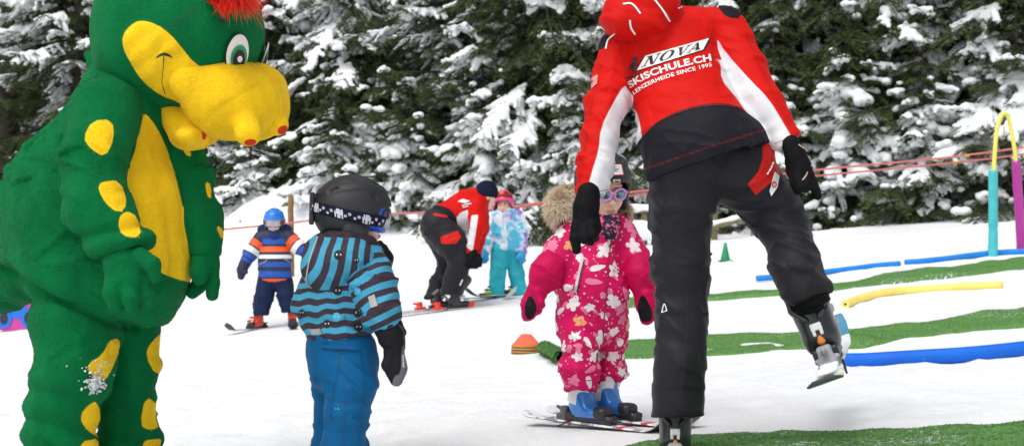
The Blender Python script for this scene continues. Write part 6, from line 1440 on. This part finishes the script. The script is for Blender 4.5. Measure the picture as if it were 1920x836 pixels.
    tor = U(.04, C := cone(p(948, 408), p(951, 440), r(23), r(25), (1, 1.3, 1)), cone(p(951, 440), p(953, 462), r(25), r(27), (1, 1.2, 1)), cone(p(934, 403), p(964, 403), r(11), r(11)), cone(p(946, 398), p(946, 408), r(13), r(18)))
    tor = INT(tor, HALF(p(955, 470), (-.05, 0, -1)), .02)
    t = NT('tie_dye_jacket'); n1 = t.noise(7, 3); n2 = t.n('ShaderNodeTexNoise', i_Scale=6.0, i_Detail=4.0); mp = t.n('ShaderNodeMapping', i_Location=(3.1, 7.7, 1.3)); t.l(t.coord(), mp.inputs[0]); t.l(mp.outputs[0], n2.inputs['Vector'])
    c = t.mixc(t.step(n1, .5, .6), srgb('#dfe4ee'), srgb('#4fb4d6')); c = t.mixc(t.step(n2.outputs[0], .54, .64), c, srgb('#8c6fc0')); t.color(c); t.set(Roughness=.6); t.bump(t.noise(40, 4), .25, .008)
    fn = U(.015, tor, chain(LA, .02), chain(RA, .02)); lo, hi = bbf(f, 890, 375, 1005, 485, -.35, .3)
    J = sdfobj('jacket', fn, lo, hi, .0115, t.m, A, cloth([[p(948, 400), p(952, 470)], [q for q, _ in LA], [q for q, _ in RA]], .010, 14, 5, 5, .1, .8, .006))
    v, fc = strip2([(946, 408), (948, 440), (950, 468)], 3); decal_pix('zip_flap', bvh_of(J), v, fc, plain('pale_flap', srgb('#d3e3ea'), .6), J, .005)
    LL = [(p(938, 470, -.02), r(18)), (p(933, 515, -.03), r(15.5)), (p(931, 564, -.03), r(16))]; RL = [(p(962, 470, .02), r(17)), (p(968, 515, .02), r(14.5)), (p(978, 560, .02), r(15))]
    fn = U(.02, INT(chain(LL, .02), HALF(p(931, 557), (0, 0, -1)), .01), INT(chain(RL, .02), HALF(p(979, 553), (0, 0, -1)), .01), cone(p(940, 466), p(962, 466), r(18), r(17))); lo, hi = bbf(f, 905, 440, 1005, 580, -.25, .25)
    sdfobj('trousers', fn, lo, hi, .0115, fabric('turquoise_trousers', srgb('#36b2c2'), (), .62, .2, 50, .006), A, cloth([[q for q, _ in LL], [q for q, _ in RL]], .010, 11, 5, 6, .1, .8, .006))
    M_GB = plain('blue_glove', srgb('#2a93c4'), .6, .3, 60, .004)
    for pal, th, fg in (([(p(910, 470, -.09), r(8)), (p(905, 482, -.1), r(8.5))], (914, 486), [(900, 488), (903, 491), (907, 491), (911, 490)]), ([(p(979, 468, -.06), r(8)), (p(977, 482, -.08), r(8.5))], (970, 484), [(972, 490), (976, 492), (980, 491), (983, 488)])):
        glove(A, 'glove', pal, [[(pal[1][0], r(4)), (p(x, y, -.1), r(3.4))] for x, y in fg] + [[(pal[0][0], r(4)), (p(*th, -.12), r(3.4))]], M_GB, .008)
    Mh = axes(-97, -3); hc = p(944, 386, -.02); hd = head(A, hc, Mh, .86)
    sdfobj('hair', LOC(U(.02, cone((.075, -.01, -.02), (.07, .02, -.16), .03, .022), cone((-.075, -.01, -.02), (-.07, .02, -.16), .03, .022)), Mh, hc, .86), hc - .25, hc + .25, .009, M_HAIR, hd)
    M_HP = plain('pink_helmet_shell', srgb('#e8417f'), .3, coat=.4); hl = helmet(A, hc + V(0, 0, .012), Mh, 1.0, M_HP, -.045)
    goggles(A, hc + Mh @ V(0, .018, .08), axes(-97, 24), .84, plain('pink_goggle_frame', srgb('#d92a6c'), .4), plain('orange_lens', srgb('#a8382a'), .08, metal=.6), plain('dark_pink_strap', srgb('#5b2338'), .7), .0)
    M_LB = plain('lime_boot', srgb('#7cc021'), .28, coat=.5)
    for i, (x, y, d, hdg) in enumerate(((927, 573, -.05, 205), (971, 570, .03, 215))):
        c = p(x, y, d); c[2] = gz(c[0], c[1]) + .014; M = axes(hdg, -2)
        boot(A, c, M, .72, M_LB, M_LB, M_BLACKP, M_BLACKP, .03, h=.014, mtoe=None, nb=2)
        ski('ski', c, M, 1.15, .1, M_SKG, M_BLACKP, ['ski of the girl in the pink helmet, under her boot next to the instructor', 'ski of the girl in the pink helmet, under her outer lime boot, red tail'][i], 'skis of the girl', .56, [(.0, .08, 2)], {'toe': M_BLACKP, 'heel': M_BLACKP, 'marks': [plain('red_tail', srgb('#c9403a'), .4)]}, .8)
    # ---- boy in the blue helmet
    f = Fig(13.2); p, r = f.p, f.r; k = 13.2 / F
    A = person(f, 515, 612, 'small boy in blue helmet, striped navy and orange jacket and navy trousers standing on skis')
    LA = [(p(489, 447, 0), r(14)), (p(470, 474, -.03), r(14)), (p(457, 497, -.06), r(10))]; RA = [(p(541, 445, 0), r(14)), (p(558, 461, -.03), r(14)), (p(574, 474, -.06), r(11))]
    tor = U(.04, cone(p(515, 450), p(515, 485), r(24), r(29), (1, 1.25, 1)), cone(p(515, 485), p(516, 515), r(29), r(31), (1, 1.2, 1)), cone(p(500, 444), p(530, 443), r(13), r(13)))
    tor = INT(tor, HALF(p(516, 527), (0, 0, -1)), .02); arms = U(.0, chain(LA, .02), chain(RA, .02))
    def ramp(t, val, stops):
        x = t.n('ShaderNodeValToRGB'); cr = x.color_ramp; cr.interpolation = 'CONSTANT'
        for i, (q, c) in enumerate(stops):
            e = cr.elements[0] if i == 0 else (cr.elements[1] if i == 1 else cr.elements.new(q)); e.position = q; e.color = srgb(c)
        t.l(val, x.inputs[0]); return x.outputs[0]
    NV, OR, WH, BL = '#1d2747', '#ee5a24', '#e3e6ea', '#1a52ae'; t = NT('banded_jacket')
    y0, y1 = 435., 530.; g = lambda y: (y - y0) / (y1 - y0)
    c1 = ramp(t, t.attr('down'), [(0, NV), (g(447), BL), (g(457), NV), (g(462), OR), (g(472), NV), (g(477), WH), (g(484.5), NV), (g(491), BL), (g(500), NV), (g(508), BL), (g(519), NV), (g(522.5), OR)])
    c2 = ramp(t, t.attr('down'), [(0, BL), (g(457), WH), (g(466), BL), (g(480), NV), (g(486), BL), (g(500), NV), (g(505), OR), (g(513), NV), (g(520), WH)])
    c3 = ramp(t, t.attr('reach'), [(0, NV), (.12, OR), (.33, NV), (.38, WH), (.58, NV), (.62, BL), (.76, NV), (.80, BL), (.9, NV)])
    c = t.mixc(t.step(t.attr('placket'), -.001, .001), c1, c2); c = t.mixc(t.step(t.attr('sleeve'), -.003, .003), c, c3); t.color(c); t.set(Roughness=.62); t.bump(t.noise(50, 4), .2, .006)
    fn = U(.015, tor, chain(LA, .02), chain(RA, .02)); lo, hi = bbf(f, 435, 415, 595, 540, -.3, .3)
    def reach(P):
        _, s_, _ = near_axis(P, [[q for q, _ in LA], [q for q, _ in RA]]); return s_ / (58 * k)
    J = sdfobj('jacket', fn, lo, hi, .0105, t.m, A, cloth([[p(515, 440), p(515, 525)], [q for q, _ in LA], [q for q, _ in RA]], .008, 14, 5, 15, .1, .7, .005),
        {'down': lambda P: (pix(P)[:, 1] - y0) / (y1 - y0), 'placket': lambda P: np.where(P[:, 1] < f.Y, 5 * k - np.abs(pix(P)[:, 0] - 515), -.05), 'sleeve': lambda P: tor(P) - arms(P), 'reach': reach})
    Bj = bvh_of(J)
    for a in ([(487, 495), (496, 491), (501, 487)], [(543, 491), (536, 487), (530, 484)]): v, fc = strip2(a, 2); decal_pix('pocket_zip', Bj, v, fc, plain('dull_zip', srgb('#9a8f86'), .4), J, .005)
    sdfobj('collar', U(.02, cone(p(500, 440, .02), p(530, 440, .02), r(11), r(11), (1, .8, 1)), cone(p(515, 432), p(515, 444, -.03), r(14), r(15))), *bbf(f, 470, 415, 560, 470, -.25, .25), .01, fabric('navy_neck_warmer', srgb('#22376e'), (), .8), J)
    LL = [(p(500, 530, 0), r(18)), (p(495, 556, -.02), r(17)), (p(488, 592, -.02), r(15))]; RL = [(p(531, 530, 0), r(18)), (p(536, 556, -.02), r(16)), (p(544, 588, -.02), r(14))]
    fn = U(.02, INT(chain(LL, .02), HALF(p(488, 590), (0, 0, -1)), .01), INT(chain(RL, .02), HALF(p(544, 585), (0, 0, -1)), .01), cone(p(504, 524), p(528, 524), r(19), r(19))); lo, hi = bbf(f, 460, 490, 575, 610, -.25, .25)
    sdfobj('trousers', fn, lo, hi, .0105, fabric('navy_trousers', srgb('#1c2746'), (), .65, .2, 50, .006), A, cloth([[q for q, _ in LL], [q for q, _ in RL]], .011, 11, 5, 16, .1, .9, .006))
    M_NM = plain('navy_mitten', srgb('#1b2340'), .65, .3, 60, .004)
    for pts, th in (([(458, 494, 10, -.06), (454, 506, 10, -.07), (452, 518, 6.5, -.07)], (461, 510)), ([(573, 473, 10, -.06), (580, 480, 9, -.08), (584, 488, 6.5, -.08)], (584, 476))):
        pal = [(p(x, y, d), r(q)) for x, y, q, d in pts]; glove(A, 'mitten', pal, [[(pal[1][0], r(4.5)), (p(*th, -.1), r(4))]], M_NM, .008)
    Mh = axes(-88, -10); hc = p(514, 419, -.02); hd = head(A, hc, Mh, .86)
    M_HB = plain('blue_helmet_shell', srgb('#1c78da'), .3, coat=.4); helmet(A, hc + V(0, 0, .008), Mh, .93, M_HB, -.05)
    goggles(A, hc, Mh, .92, plain('grey_goggle_frame', srgb('#7a5044'), .4), plain('silver_lens', srgb('#a8acb4'), .12, metal=.7), plain('brown_strap', srgb('#6a3a2a'), .7), .018)
    sdfobj('hood', U(.02, cone(p(494, 432, .03), p(500, 446, -.02), r(9), r(8)), cone(p(536, 432, .03), p(531, 446, -.02), r(9), r(8)), cone(p(494, 432, .05), p(536, 432, .05), r(12), r(12))), *bbf(f, 470, 410, 560, 465, -.2, .3), .01, fabric('navy_hood', srgb('#262f4d'), (), .8), J)
    M_OB = plain('orange_red_boot', srgb('#d8482c'), .3, coat=.3)
    for i, (x, y, d, hdg) in enumerate(((481, 611, -.02, -118), (548, 608, -.02, -80))):
        c = p(x, y, d); c[2] = gz(c[0], c[1]) + .012; M = axes(hdg, 0)
        boot(A, c, M, .74, M_OB, M_BLACKP, M_OB, M_BLACKP, .03, h=.013, mtoe=M_BLACKP, nb=2)
        ski('ski', c, M, .78, .095, M_SKG, M_BLACKP, ['ski of the boy in the blue helmet with a raised black tip', 'ski of the boy in the blue helmet, next to the striped jacket'][i], 'skis of the boy', .56, [(.9, 1, 2)], {'toe': M_BLACKP, 'heel': M_BLACKP, 'marks': [M_BLACKP]}, .68)
